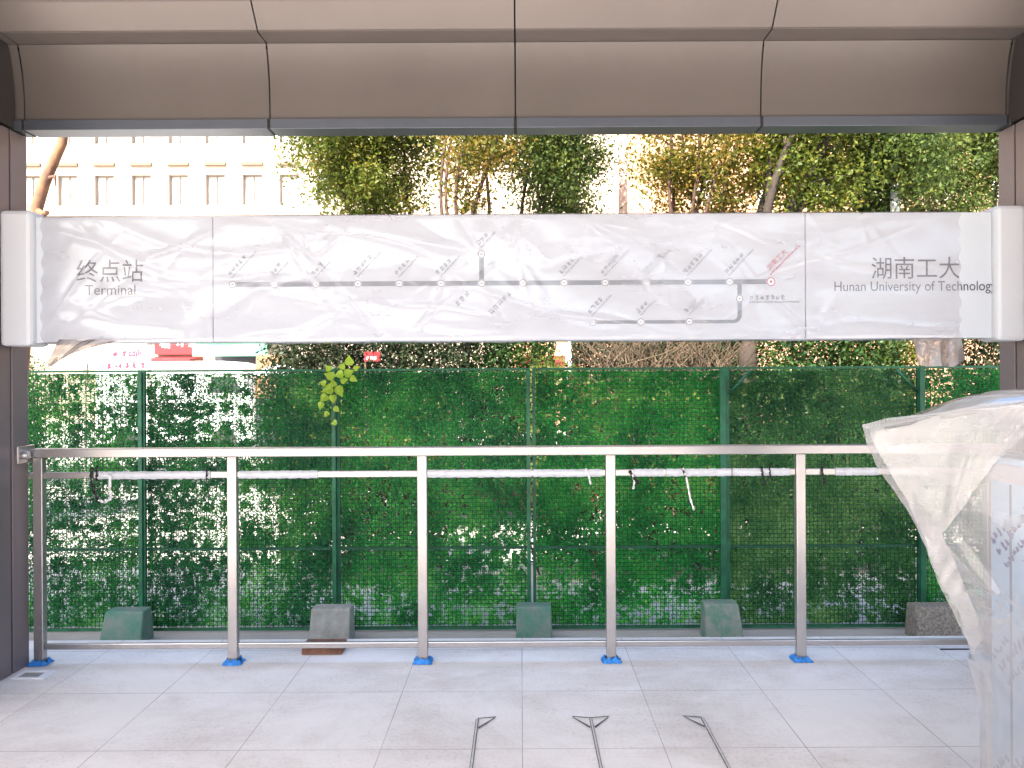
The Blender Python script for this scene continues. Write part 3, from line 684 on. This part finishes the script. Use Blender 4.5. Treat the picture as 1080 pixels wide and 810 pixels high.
# vine
vn = empty('climbing_vine', tuple(at(352, 430, FY-.09)), 'lime green climbing vine with broad leaves at the top of the fence', 'vine')
b = MB(); b.tube([at(353, 455, FY-.09), at(351, 440, FY-.10), at(355, 420, FY-.09), at(352, 400, FY-.10), at(364, 384, FY-.09), at(368, 374, FY-.10)], [.0015, .003, .003, .003, .003, .002], 6); b.build('stem', M['stem'], vn)
for (lx, ly, s, a) in ((368, 380, .062, 90), (357, 395, .060, 200), (347, 396, .065, 160), (368, 393, .065, 20), (345, 411, .075, 200), (358, 413, .075, 300), (341, 420, .06, 230), (351, 404, .05, 100), (363, 401, .05, 10), (338, 428, .05, 260), (346, 388, .045, 130), (373, 400, .05, 330), (361, 386, .045, 60), (351, 421, .055, 280), (344, 437, .04, 240), (355, 432, .045, 320), (352, 446, .04, 200), (340, 404, .045, 170), (376, 388, .04, 20)):
    c = at(lx, ly, FY-.12-random.uniform(0, .03)); a = R(a); u = Vector((math.cos(a), 0, math.sin(a))); v = Vector((-u.z, random.uniform(-.5, .3), u.x)); nrm = Vector((0, -1, 0))
    sh = [(-.5, 0), (-.48, .28), (-.25, .46), (.05, .36), (.3, .15), (.55, 0), (.3, -.15), (.05, -.36), (-.25, -.46), (-.48, -.28)]
    b = MB()
    for i in range(len(sh)):
        p, q = sh[i], sh[(i+1) % len(sh)]
        f = lambda w_: c+(u*w_[0]+v*w_[1]-nrm*abs(w_[1])*.35)*s*1.2
        b.quad(f((0, 0)), f(p), f(q), smooth=True)
    o = b.build('leaf', M['vine'], vn, fix=False)

# ------------------------------------------------------------------ floor slots of the unfinished gates
M['slotsteel'] = mat('dull bright steel strip', (.62, .60, .58), .4, .2, var=.1, vscale=20)
def slot(xa, y0, y1, label, arms):
    b = MB(); e = empty('floor_slot', (xa, y1, 0), label, 'floor slot', 'metal lined slots in the floor tiles')
    b.box(xa-.0065, xa-.004, y0, y1, .001, .0035); b.box(xa+.004, xa+.0065, y0, y1, .001, .0035); b.build('gap', M['slotline'], e)
    b = MB(); b.box(xa-.0038, xa+.0038, y0, y1, .001, .005)
    b.build('metal_strip', M['slotsteel'], e)
    b = MB()
    for s in arms:
        b.quad((xa, y1, .0042), (xa+s*.085, y1+.016, .0042), (xa+s*.085, y1+.023, .0042), (xa, y1+.008, .0042))
        b.quad((xa+s*.008, y1-.085, .0044), (xa+s*.012, y1-.10, .0044), (xa+s*.082, y1+.008, .0044), (xa+s*.080, y1+.014, .0044))
    b.build('corner_arm', M['slotline'], e, fix=False)
slot(-.205, 1.9, 3.50, 'dark metal lined floor slot, leftmost of three, with one short arm', (1,))
slot(.312, 1.9, 3.50, 'dark floor slot with a Y shaped end, middle of three', (-1, 1))
slot(.820, 1.9, 3.50, 'dark floor slot, rightmost of three, with an arm to its left', (-1,))
# small recess by the left post
e = empty('floor_socket', (-2.6, 4.05, 0), 'small white framed socket in the floor by the leftmost post', 'floor socket')
c = at(36, 711, 4.07); b = MB(); cx = AX(36, 4.07, 709); b.box(cx-.055, cx+.055, 4.015, 4.085, .0012, .0035); b.build('recess', M['block_grey'], e)
b = MB(); b.box(cx-.075, cx+.095, 3.995, 4.014, .0015, .008); b.box(cx-.075, cx+.095, 4.086, 4.11, .0015, .008); b.box(cx-.075, cx-.056, 4.0145, 4.0855, .0015, .008); b.box(cx+.056, cx+.095, 4.0145, 4.0855, .0015, .008); b.build('rim', M['disc'], e)
# edge drain at right
b = MB(); xa = AX(990, 4.37); b.box(xa, xa+.5, 4.36, 4.375, .001, .004); tag(b.build('edge_slot', M['gap'], None), 'thin dark slot in the floor beside the plastic sheet', 'floor slot')

# ------------------------------------------------------------------ sheeted gate cabinet
cb = empty('gate_cabinet', (1.75, 1.95, 0), 'tall ticket gate cabinet covered with pale blue protective film', 'cabinet')
CX, CY = 1.585, 2.60
b = MB(); b.box(CX, 1.90, 1.25, CY, .0, 1.285); b.build('body', M['cabinet'], cb, bevel=.012)
b = MB(); b.box(CX+.02, 1.88, 1.3, CY-.03, 1.286, 1.30); b.build('top_plate', M['cab_dark'], cb, bevel=.002)
b = MB(); b.box(CX+.06, 1.86, 1.5, CY-.12, 1.301, 1.43); b.build('reader_head', M['cab_head'], cb, bevel=.02)
b = MB(); b.box(CX-.0015, CX+.01, CY-.118, CY-.108, .02, 1.20); b.build('door_seam', M['cab_dark'], cb)
b = MB(); b.box(CX-.003, CX+.01, 1.27, CY-.012, 1.205, 1.262); b.build('edge_band', M['cab_head'], cb)
b = MB()
for k, zc in enumerate((.98, .60, .215, -.1)):
    if zc < 0: continue
    for r_, (n, s) in enumerate(((5, .030), (8, .036), (7, .026))):
        a = R(48); u = Vector((0, -math.cos(a), math.sin(a))); v = Vector((0, math.sin(a), math.cos(a)))
        org = Vector((CX-.0025, CY-.03, zc))-v*.046*r_
        rs = random.Random(k*7+r_)
        for i in range(n):
            for q in range(4):
                a0 = rs.uniform(0, .45); b0 = rs.uniform(0, .55)
                if q % 2: w_, h_ = .26, rs.uniform(.35, .7)
                else: w_, h_ = rs.uniform(.3, .55), .26
                b.quad(*[org+u*s*(i*.8+a0+p)+v*s*(b0+g) for p, g in ((0, 0), (w_, 0), (w_, h_), (0, h_))])
b.build('printed_marks', M['purpleink'], cb, fix=False)

# polythene bag over the cabinet: rings at heights, pulled out to a corner at the upper left
bag = empty('plastic_sheet', (1.7, 2.0, 0), 'milky polythene sheet draped over the gate cabinet, its corner flaring left', 'plastic sheet')
prof = [(1.393, 1.130), (1.33, 1.150), (1.235, 1.20), (1.125, 1.262), (1.015, 1.325), (.889, 1.388), (.763, 1.448), (.637, 1.488), (.479, 1.513), (.259, 1.522), (.02, 1.526)]
def xl(z):
    for (z1, a), (z0, c_) in zip(prof[:-1], prof[1:]):
        if z >= z0: f = (z-z0)/(z1-z0); return c_+(a-c_)*min(f, 1.0)
    return prof[-1][1]
def ztop(X_, Y_=0):
    # upper hem line, read along the sheet
    pts = [(1.13, 1.393), (1.18, 1.386), (1.29, 1.408), (1.42, 1.452), (1.51, 1.477), (1.67, 1.497), (1.95, 1.50)]
    for (a, za), (c_, zc) in zip(pts[:-1], pts[1:]):
        if X_ <= c_: return za+(zc-za)*max(0, (X_-a)/(c_-a))
    return 1.50
def fn(x, y, z): return noise.noise(Vector((x, y, z)))
def ring(z, ns=240):
    tip = (xl(z), 2.55)
    flare = max(0, 1.53-tip[0])
    P = [tip, (max(tip[0]+.02, 1.36)+.06, 2.64), (1.60, 2.68), (1.93, 2.68), (1.94, 1.2), (1.56, 1.18), (1.545, 1.85), (1.535, 2.25), tip]
    # front line sags slightly towards the tip
    L = [0]
    for a, c_ in zip(P[:-1], P[1:]): L.append(L[-1]+math.dist(a, c_))
    out = []
    for i in range(ns+1):
        s = L[-1]*i/ns
        k = min(max(j for j in range(len(L)) if L[j] <= s+1e-9), len(P)-2); f = (s-L[k])/(L[k+1]-L[k])
        out.append((P[k][0]*(1-f)+P[k+1][0]*f, P[k][1]*(1-f)+P[k+1][1]*f))
    return out
rows = []; nzr = 110; ns = 300
rings_cache = []
for j in range(nzr+1):
    t = j/nzr; z = .02+(1.393-.02)*t
    rg = ring(z, ns); row = []
    for i, (x, y) in enumerate(rg):
        zz = z*(1-0)+0
        k = ztop(x)/1.393; zz = z if z < .9 else .9+(z-.9)*(ztop(x)-.9)/(1.393-.9)
        d = .020*fn(i*.045, z*1.6, 3)+.007*fn(i*.11, z*3+x, 9)+.012*abs(fn(x*3+z*4, y*3-z*2, 5))
        # fan of creases running from the gathered waist to the corner
        d += .010*math.sin(9*math.atan2(z-.85, x-1.5))*max(0, 1-abs(i/ns-.97)*14) if i > ns*.8 else 0
        tipf = min(1, min(i, ns-i)/10)
        d *= tipf
        wob = .012*fn(z*6, 1, 2)+.006*fn(z*19, 4, 2)
        row.append((x-abs(d)*.8+wob*(1-tipf), y-d*.8, zz+.006*fn(x*9, y*9, z*3)))
    rows.append(row)
# top: three shrinking rings to a soft peak
cxm, cym = 1.72, 2.0
last = rows[-1]
for q, (f, up) in enumerate(((.90, .012), (.75, .022), (.5, .028), (.25, .024), (.02, .02))):
    rows.append([(cxm+(x-cxm)*f, cym+(y-cym)*f, z*(f)+1.50*(1-f)+up*.6+.012*fn(x*8, y*8, q)) for x, y, z in last])
b = MB(); b.grid(rows); b.build('cover', M['film_body'], bag, fix=False)
# second layer: turned-back fold running diagonally from the top right down to the waist
def strip_sheet(A, B, n=40, k=24, amp=.012, name='fold', ph=0):
    P = []
    def lp(L, t):
        t *= len(L)-1; i = min(int(t), len(L)-2); f = t-i; return Vector(L[i])*(1-f)+Vector(L[i+1])*f
    for j in range(k+1):
        P.append([])
        for i in range(n+1):
            p = lp(A, i/n).lerp(lp(B, i/n), j/k)
            p.y -= amp*fn(i*.13+j*.06+ph, j*.10, 1)*1.6+.9*amp*(1-abs(fn(i*.20+j*.14, ph+i*.03, 7))*2.2)**3; P[-1].append(p)
    b = MB(); b.grid(P); return b.build(name, M['film2'], bag, fix=False)
def q(x, y, Y): return tuple(at(x, y, Y))
strip_sheet([q(916, 456, 2.46), q(960, 448, 2.42), q(1005, 432, 2.36), q(1045, 424, 2.30), q(1100, 420, 2.22)],
            [q(978, 572, 2.46), q(992, 566, 2.42), q(1018, 532, 2.36), q(1048, 492, 2.30), q(1100, 440, 2.22)], name='turned_fold')
strip_sheet([q(974, 560, 2.46), q(984, 600, 2.46), q(1004, 645, 2.47), q(1026, 690, 2.48)],
            [q(990, 556, 2.44), q(1006, 590, 2.45), q(1022, 630, 2.46), q(1038, 672, 2.48)], k=8, amp=.006, name='turned_fold', ph=4)
strip_sheet([q(1030, 428, 2.75), q(1046, 416, 2.78), q(1064, 411, 2.8), q(1100, 410, 2.8)],
            [q(1030, 450, 2.72), q(1046, 450, 2.72), q(1064, 450, 2.72), q(1100, 450, 2.72)], k=8, amp=.008, name='turned_fold', ph=9)

# ------------------------------------------------------------------ planting behind the fence
def tube_tree(b, p0, p1, r0, r1, wob=.08, n=7, seg=7):
    p0, p1 = Vector(p0), Vector(p1); L = (p1-p0).length; pts = []
    o1, o2 = random.uniform(0, 9), random.uniform(0, 9)
    for i in range(seg+1):
        t = i/seg; p = p0.lerp(p1, t); s = math.sin(math.pi*t)
        pts.append(p+Vector((math.sin(t*4+o1)-math.sin(o1)*(1-t), math.cos(t*3+o2)-math.cos(o2)*(1-t), 0))*wob*L*s*.5)
    b.tube(pts, [r0+(r1-r0)*i/seg for i in range(seg+1)], n); return pts
def tree(tpx, Y, cpx, wpx, zc, rz, leafm, barkm, label, nc=130, per=170, ls=.068, trunk_r=.075, ndeep=1.3, spread=.26, forks=4, split=2.6, group='trees beyond the green fence'):
    base = Vector((AX(tpx, Y), Y, GZ)); t = empty('tree', tuple(base), label, 'tree', group)
    cx = AX(cpx, Y); rx = wpx/F*Y/2
    b = MB(); sp_ = Vector((base.x+(cx-base.x)*.15, Y, GZ+split))
    tube_tree(b, base, sp_, trunk_r, trunk_r*.8, .03, 10, 8); b.build('trunk', M[barkm], t)
    C = []
    while len(C) < nc:
        p = np.random.default_rng(len(C)*13+int(tpx)+random.randint(0, 99999)).uniform(-1, 1, 3)
        if (p**2).sum() < 1 and (p**2).sum() > .08: C.append((cx+p[0]*max(.3, rx-.22), Y+p[1]*ndeep, zc+p[2]*rz))
    C = np.array(C)
    bl = MB(); heads = []
    for k in range(forks):
        a = 2*math.pi*k/forks+.4
        tgt = Vector((cx+math.cos(a)*rx*.5, Y+math.sin(a)*ndeep*.4, zc+rz*random.uniform(-.1, .4)))
        pts = tube_tree(bl, sp_-Vector((0, 0, .05)), tgt, trunk_r*.6, trunk_r*.22, .10, 7, 9); heads.append(pts)
    allp = [p for h_ in heads for p in h_[2:]]
    for i in range(0, nc, 2):
        c = Vector(C[i]); near = min(allp, key=lambda p: (p-c).length+(.6 if p.z > c.z else 0))
        tube_tree(bl, near, c, trunk_r*.18, .006, .12, 5, 4)
    bl.build('branches', M[barkm], t, fix=False)
    per = int(per*2.0); pts = np.repeat(C, per, 0)
    sc = np.repeat(rng.uniform(.6, 1.3, nc), per)[:, None]
    pts = pts+rng.normal(size=pts.shape)*spread*.8*sc*np.array([1, 1, .75])
    keep = rng.random(len(pts)) < .9
    np_quads('crown', leaf_quads(pts[keep], ls, ls*.6), M[leafm], t)
    return t
tree(430, 12.0, 388, 165, 5.3, 1.45, 'L_yg', 'bark', 'yellow green leafy tree left of the reddish trunk, its crown left of the middle', nc=110)
tree(490, 11.0, 505, 130, 5.3, 1.5, 'L_or', 'bark', 'tree with a straight reddish trunk below the sign and sparse orange tinged crown', nc=48, per=120, forks=6, split=2.6, trunk_r=.068)
tree(560, 12.6, 590, 120, 5.5, 1.6, 'L_g', 'bark_dark', 'denser green tree just left of the pinkish post', nc=80)
tree(735, 11.6, 745, 165, 5.3, 1.5, 'L_or', 'bark', 'open crowned tree with orange and yellow leaves and several thin limbs', nc=68, per=125, forks=8, split=2.2, trunk_r=.07)
tree(778, 10.6, 855, 130, 5.0, 1.3, 'L_yg', 'bark_dark', 'thick dark trunked tree with yellow green crown right of centre', nc=75, per=150, forks=5, trunk_r=.15, split=2.4)
tree(935, 11.5, 930, 130, 5.1, 1.4, 'L_g', 'bark_dark', 'mid green bushy tree left of the right column', nc=85)
tree(1010, 12.5, 1030, 160, 5.2, 1.6, 'L_g', 'bark_dark', 'darker green tree partly behind the right column', nc=90)
tree(1180, 13, 1190, 240, 5.0, 1.9, 'L_yg', 'bark_dark', 'green tree beyond the right column, outside the opening', nc=80, per=100)
# pollarded plane tree at far left
t = empty('tree', (AX(10, 10), 10, GZ), 'leaning orange barked trunk with a cut side branch at far left', 'tree', 'trees beyond the green fence')
b = MB(); pts = [Vector((AX(14, 10), 10, GZ)), at(20, 400, 10), at(28, 300, 10), at(38, 222, 10), at(47, 192, 10), at(57, 170, 10), at(66, 150, 10), at(68, 130, 10), at(62, 80, 10), at(70, 20, 10)]
b.tube(pts, [.13, .11, .095, .075, .07, .062, .058, .055, .05, .04], 12); b.build('trunk', M['bark_orange'], t)
b = MB(); b.tube([at(50, 188, 9.98), at(58, 186, 9.96), at(59, 196, 9.95)], [.03, .024, .012], 7); b.build('cut_branch', M['bark_orange'], t); b = MB(); b.tube([at(38, 222, 10), at(46, 226, 9.9), at(50, 224, 9.85)], [.05, .04, .03], 8); b.build('cut_branch', M['bark_orange'], t)
Cc = np.array([at(70, 0, 10)])+rng.normal(size=(4000, 3))*np.array([.9, .7, .5])+np.array([0, 0, .7]); np_quads('crown', leaf_quads(Cc, .09, .05), M['L_or'], t)

def hedge(x0p, x1p, Y, ztop_, m, label, depth=1.5, dens=22000, name='hedge', z0=GZ+.5, ls=.06, gaps=.3, twigs=0):
    xa, xb = AX(x0p, Y), AX(x1p, Y); W = xb-xa
    e = empty(name, ((xa+xb)/2, Y, GZ), label, name, 'shrubs beyond the fence')
    n = int(dens*W); P = np.stack([rng.uniform(xa, xb, n), rng.uniform(Y-depth/2, Y+depth/2, n), rng.uniform(0, 1, n)], 1)
    tp = ztop_+(.45 if ztop_ > 2 else 0)+.16*np.sin(P[:, 0]*2.1+Y)+.1*np.sin(P[:, 0]*5.3)+.12*rng.normal(size=n)*.5
    P[:, 2] = z0+(tp-z0)*P[:, 2]
    mk = vnoise(np.stack([P[:, 0]+30, P[:, 2]+20], 1), 3.1, int(abs(x0p)))
    P = P[rng.random(n) < 1-gaps*(mk > .62)]
    b = MB()
    for k in range(int(W*7)):
        x = xa+(k+.5)/int(W*7)*W; tube_tree(b, (x, Y+random.uniform(-.2, .2), GZ), (x+random.uniform(-.3, .3), Y+random.uniform(-.3, .3), ztop_*random.uniform(.7, 1)), .012, .004, .1, 5, 5)
    b.build('stems', M['twig'], e, fix=False)
    np_quads('foliage', leaf_quads(P, ls, ls*.5), M[m], e)
    return e
hedge(292, 372, 9.6, 2.25, 'L_dk', 'dark shrub right of the green awning, its top under the sign')
hedge(372, 497, 10.0, 2.35, 'L_dk', 'dark grey green shrub around the small red banner, left of the reddish trunk')
hedge(496, 585, 10.4, 2.2, 'L_dkg', 'green shrub right of the reddish trunk')
hedge(815, 930, 9.8, 2.5, 'L_dkg', 'dense deep green shrub right of the thick dark trunk')
hedge(925, 965, 10.4, 2.6, 'L_yg', 'yellowish loose shrub around the pale pole at right')
hedge(1008, 1100, 9.4, 2.6, 'L_dk', 'very dark shrub against the right column')
hedge(600, 800, 11.6, 2.15, 'L_dk', 'dark shrub behind the tangle of bare twigs')
hedge(-120, 20, 10.2, 1.6, 'L_g', 'low green shrub beyond the left column')
hedge(300, 470, 7.6, 1.35, 'L_g', 'lower green shrub close behind the fence left of centre', z0=GZ+.1, depth=.6, dens=9000)
hedge(560, 760, 7.6, 1.50, 'L_g', 'lower green shrub close behind the bright middle fence panel', z0=GZ+.1, depth=.6, dens=9000)
hedge(765, 965, 7.8, 1.45, 'L_dkg', 'lower deep green shrub close behind the olive fence panel', z0=GZ+.1, depth=.6, dens=9000)
# dry twiggy bush
xa, xb = AX(635, 10.2), AX(762, 10.2)
e = empty('dry_bush', ((xa+xb)/2, 10.2, GZ), 'brown bush of bare tangled twigs above the bright fence panel', 'bush')
b = MB()
for k in range(420):
    x = random.uniform(xa, xb); p = Vector((x, 10.2+random.uniform(-.5, .5), random.uniform(1.2, 1.8))); q_ = p+Vector((random.gauss(0, .35), random.gauss(0, .2), random.uniform(.25, .9)))
    tube_tree(b, p, q_, .008, .002, .35, 4, 6)
for k in range(30):
    x = xa+(k+.5)/30*(xb-xa); tube_tree(b, (x, 10.2, GZ), (x+random.uniform(-.2, .2), 10.2+random.uniform(-.3, .3), 1.8), .02, .008, .1, 5, 5)
b.build('twigs', M['twig'], e, fix=False)
Pp = np.stack([rng.uniform(xa, xb, 4500), rng.uniform(9.9, 10.6, 4500), rng.uniform(0.2, 2.0, 4500)], 1); np_quads('dead_leaves', leaf_quads(Pp, .05, .025), M['L_dk'], e)

# planter
b = MB(); b.box(AX(440, 11), AX(700, 11), 11.3, 11.5, GZ, .02); tag(b.build('brick_planter', M['brick'], None), 'low red brick planter wall behind the fence', 'planter')
# poles
b = MB(); x = AX(658, 14); b.tube([(x, 14, GZ), (x, 14, 6.5)], .085, 12); tag(b.build('post', M['pole_p'], None), 'tall pinkish post between the two groups of trees', 'post')
b = MB(); x = AX(945, 10.9); b.tube([(x, 10.9, GZ), (x, 10.9, 5.5)], .06, 10); tag(b.build('pole', M['pole_w'], None), 'pale grey pole among the leaves left of the right column', 'pole')
b = MB(); x = AX(600, 11.3); b.tube([(x, 11.3, GZ), (x, 11.3, 2.6)], .05, 10); tag(b.build('pole', M['pole_w'], None), 'short white pole above the bright fence panel', 'pole')
# small red banner in the shrubs
e = empty('banner', tuple(at(392, 376, 9.3)), 'small red banner with white marks among the dark shrubs', 'banner')
a = at(384, 371, 9.3); c = at(401, 381, 9.3); b = MB(); b.box(a.x, c.x, 9.3, 9.315, c.z, a.z); b.build('cloth', M['red'], e)
b = MB(); strokes(b, (a.x+.02, 9.298, c.z+.015), (1, 0, 0), (0, 0, 1), 3, .045, 4, .15); b.build('lettering', M['whiteink'], e, fix=False)
b = MB(); b.tube([(a.x+.01, 9.32, GZ), (a.x+.01, 9.32, a.z)], .012, 6); b.build('stake', M['twig'], e)

# ------------------------------------------------------------------ street furniture beyond
SYb = 12.5
e = empty('notice_board', tuple(Vector((AX(132, SYb), SYb, GZ))), 'white notice board with two rows of red characters on a dark post', 'sign')
a = at(108, 340, SYb); c = at(156, 392, SYb)
b = MB(); b.box(a.x, c.x, SYb, SYb+.06, c.z-.5, a.z); b.build('panel', M['disc'], e)
b = MB(); x = AX(157.5, SYb); b.tube([(x+.02, SYb, GZ), (x+.02, SYb, a.z+.1)], .018, 8); b.tube([(a.x-.02, SYb+.03, GZ), (a.x-.02, SYb+.03, a.z)], .018, 8); b.build('legs', M['frame'], e)
b = MB(); zr = AZ(377, SYb, 130)
for xx in (118, 128, 135, 142): strokes(b, (AX(xx, SYb), SYb-.002, zr), (1, 0, 0), (0, 0, 1), 1, .13, int(xx), .17)
strokes(b, (AX(112, SYb), SYb-.002, AZ(390, SYb, 130)), (1, 0, 0), (0, 0, 1), 5, .13, 8, .17)
b.build('lettering', M['redink'], e, fix=False)
# small dark signs
b = MB(); a = at(87, 379, 14); b.prism_y([(a.x, a.z), (a.x+.08, a.z-.09), (a.x+.08, a.z-.5), (a.x, a.z-.5)], 14, 14.05); b.box(a.x+.02, a.x+.05, 14, 14.04, GZ, a.z-.5)
tag(b.build('bollard_sign', M['frame'], None), 'small grey marker post left of the white notice board', 'post')

# van
vy = 20.5
v = empty('parked_van', (AX(200, vy), vy, GZ), 'white parked van seen from the side below the red shop sign', 'van')
xa, xb = AX(100, vy), AX(266, vy); zt_ = AZ(381, vy, 200)
b = MB(); b.prism_y([(xa, .35), (xa, zt_-.08), (xa+.1, zt_), (xb-.75, zt_), (xb-.35, zt_-.1), (xb-.05, zt_-.75), (xb, zt_-1.0), (xb, .0), (xb, -.1), (xa, -.1)], vy, vy+1.8); b.build('body', M['vanpaint'], v, bevel=.05)
for fx in (.2, .82):
    for yy in (vy-.02, vy+1.62):
        b = MB(); x = xa+(xb-xa)*fx; b.tube([(x, yy, GZ+.33), (x, yy+.2, GZ+.33)], .33, 20); b.build('wheel', M['rubber'], v)
b = MB(); b.prism_y([(xb-1.1, zt_-.85), (xb-1.1, zt_-.42), (xb-.5, zt_-.42), (xb-.25, zt_-.85)], vy-.012, vy+.004); b.build('side_window', M['pane_dark'], v)

# market parasol and stall
e = empty('parasol', (AX(293, 15), 15, GZ), 'small pale green and white parasol left of the dark shrubs', 'parasol')
b = MB(); c = Vector((AX(296, 15), 15, AZ(381, 15, 296)))
for k in range(12):
    a0, a1 = 2*math.pi*k/12, 2*math.pi*(k+1)/12; r = .62
    b.quad(c, c+Vector((r*math.cos(a0), r*math.sin(a0), -.28)), c+Vector((r*math.cos(a1), r*math.sin(a1), -.28)))
b.build('canopy', M['canvas'], e)
b = MB(); b.tube([(c.x, 15, GZ), (c.x, 15, c.z)], .02, 8); b.build('pole', M['pole_w'], e)
e = empty('market_stall', (AX(285, 18), 18, GZ), 'brown wooden stall front between van and parasol', 'stall')
b = MB(); b.prism_y([(AX(268, 18), AZ(393, 18, 280)-.6), (AX(270, 18), AZ(374, 18, 280)), (AX(300, 18), AZ(374, 18, 280)), (AX(303, 18), AZ(393, 18, 280)-.6)], 18, 18.8); b.build('counter', M['brownwall'], e, bevel=.02)
b = MB(); b.box(AX(268, 18), AX(303, 18), 18.1, 18.7, GZ, AZ(393, 18, 280)-.6); b.build('base', M['pane_dark'], e)

# ------------------------------------------------------------------ buildings
def building(name, x0, x1, y, z1, wallm, label, win, bay=1.83, rows=(), shops=()):
    e = empty(name, ((x0+x1)/2, y, GZ), label, 'building')
    # wall pierced by openings: built from strips between windows
    b = MB(); xs_ = []; k = 0
    x = win[0]
    while x < win[1]: xs_.append(x); x += bay
    ww = .95
    zc = GZ
    for (z0w, z1w) in rows:
        b.box(x0, x1, y, y+.35, zc, z0w)
        px_ = x0
        for xw in xs_: b.box(px_, xw, y, y+.35, z0w, z1w); px_ = xw+ww
        b.box(px_, x1, y, y+.35, z0w, z1w); zc = z1w
    b.box(x0, x1, y, y+.35, zc, z1); b.box(x0, x1, y+.352, y+9, GZ, z1-.3)
    b.build('wall', M[wallm], e)
    for (z0w, z1w) in rows:
        for xw in xs_:
            b = MB(); t_ = .05
            for r_ in ((xw, xw+t_, z0w, z1w), (xw+ww-t_, xw+ww, z0w, z1w), (xw+t_, xw+ww-t_, z0w, z0w+t_), (xw+t_, xw+ww-t_, z1w-t_, z1w), (xw+ww/2-.02, xw+ww/2+.02, z0w+t_, z1w-t_)): b.box(r_[0], r_[1], y+.12, y+.18, r_[2], r_[3])
            f = b.build('window', M['frame'], e)
            b = MB(); b.box(xw+t_, xw+ww-t_, y+.2, y+.21, z0w+t_, z1w-t_); b.build('pane', M['pane'], f)
            b = MB(); b.box(xw-.05, xw+ww+.05, y-.12, y-.003, z1w+.45, z1w+.60); b.build('ledge', M['ledge'], f)
    return e
YB = 38
bA = building('apartment_building', -62, AX(655, YB), YB, 22, 'facade', 'pale sunlit apartment block with rows of small windows at left', (-26.5, -8), rows=[(z, z+1.5) for z in (4.2, 7.2, 10.25, 13.3)])
b = MB(); b.box(-62, AX(655, YB), YB-.25, YB-.003, 14.9+.35, 15.55); b.build('cornice', M['ledge'], bA)
bB = building('apartment_building', AX(655, YB)+.1, 60, YB+1, 17, 'facade2', 'peach walled building behind the trees at right', (9, 34), bay=3.0, rows=[(z, z+1.5) for z in (4.2, 7.4, 10.4)])
# shops at street level: each a thing fixed to the facade
YS = 30
sh = empty('shop', (AX(190, YS), YS, GZ), 'low shop with a red signboard carrying white characters', 'shop')
xa, xb = AX(158, YS), AX(222, YS)
b = MB(); b.box(xa, xb, YS, YS+5, GZ, 3.5); b.build('wall', M['facade'], sh)
a, c = at(166, 352, YS), at(207, 374, YS); b = MB(); b.box(a.x, c.x, YS-.25, YS-.02, c.z, a.z); o = b.build('signboard', M['red'], sh)
b = MB(); strokes(b, (a.x+.2, YS-.252, c.z+.22), (1, 0, 0), (0, 0, 1), 3, .48, 3, .14); b.build('lettering', M['whiteink'], o, fix=False)
b = MB(); b.prism_x([(YS-1.2, AZ(378, YS)), (YS-.02, AZ(374, YS)), (YS-.02, AZ(378, YS)), (YS-1.2, AZ(380, YS))], a.x, AX(214, YS)); b.build('awning', M['red'], sh)
b = MB(); b.box(a.x+.1, c.x, YS-.01, YS+.0, GZ+.1, AZ(380, YS)); b.build('shop_window', M['pane_dark'], sh)
sh = empty('shop', (AX(260, YS), YS, GZ), 'low shop with a wide pale green awning', 'shop')
b = MB(); b.box(AX(222, YS)+.05, AX(330, YS), YS, YS+5, GZ, 4.3); b.build('wall', M['facade'], sh)
b = MB(); b.prism_x([(YS-2.0, AZ(374, YS-2)), (YS-2.0, AZ(362, YS-2)), (YS-.02, AZ(350, YS)), (YS-.02, AZ(352, YS)), (YS-1.97, AZ(364, YS-2)), (YS-1.97, AZ(374, YS-2))], AX(226, YS), AX(300, YS)); b.build('awning', M['awning_green'], sh)
b = MB(); b.box(AX(227, YS), AX(298, YS), YS-.02, YS-.001, GZ+.1, AZ(372, YS)); b.build('shop_window', M['pane_dark'], sh)
sh = empty('shop', (AX(640, YS), YS, GZ), 'low peach walled shop with an orange red fascia behind the twiggy bush', 'shop')
b = MB(); b.box(AX(540, YS), AX(1000, YS), YS, YS+5, GZ, 3.6); b.build('wall', M['facade2'], sh)
b = MB(); b.box(AX(545, YS), AX(610, YS), YS-.3, YS-.01, AZ(386, YS), AZ(376, YS)); b.build('fascia', M['red'], sh)
# building on the far side of the busway, behind the camera (bounces and shades like the real street)
b = MB(); b.box(-40, 40, -24, -20, GZ, 5); o = b.build('street_wall', M['facade'], None); tag(o, 'long low pale wall across the busway behind the platform', 'wall')
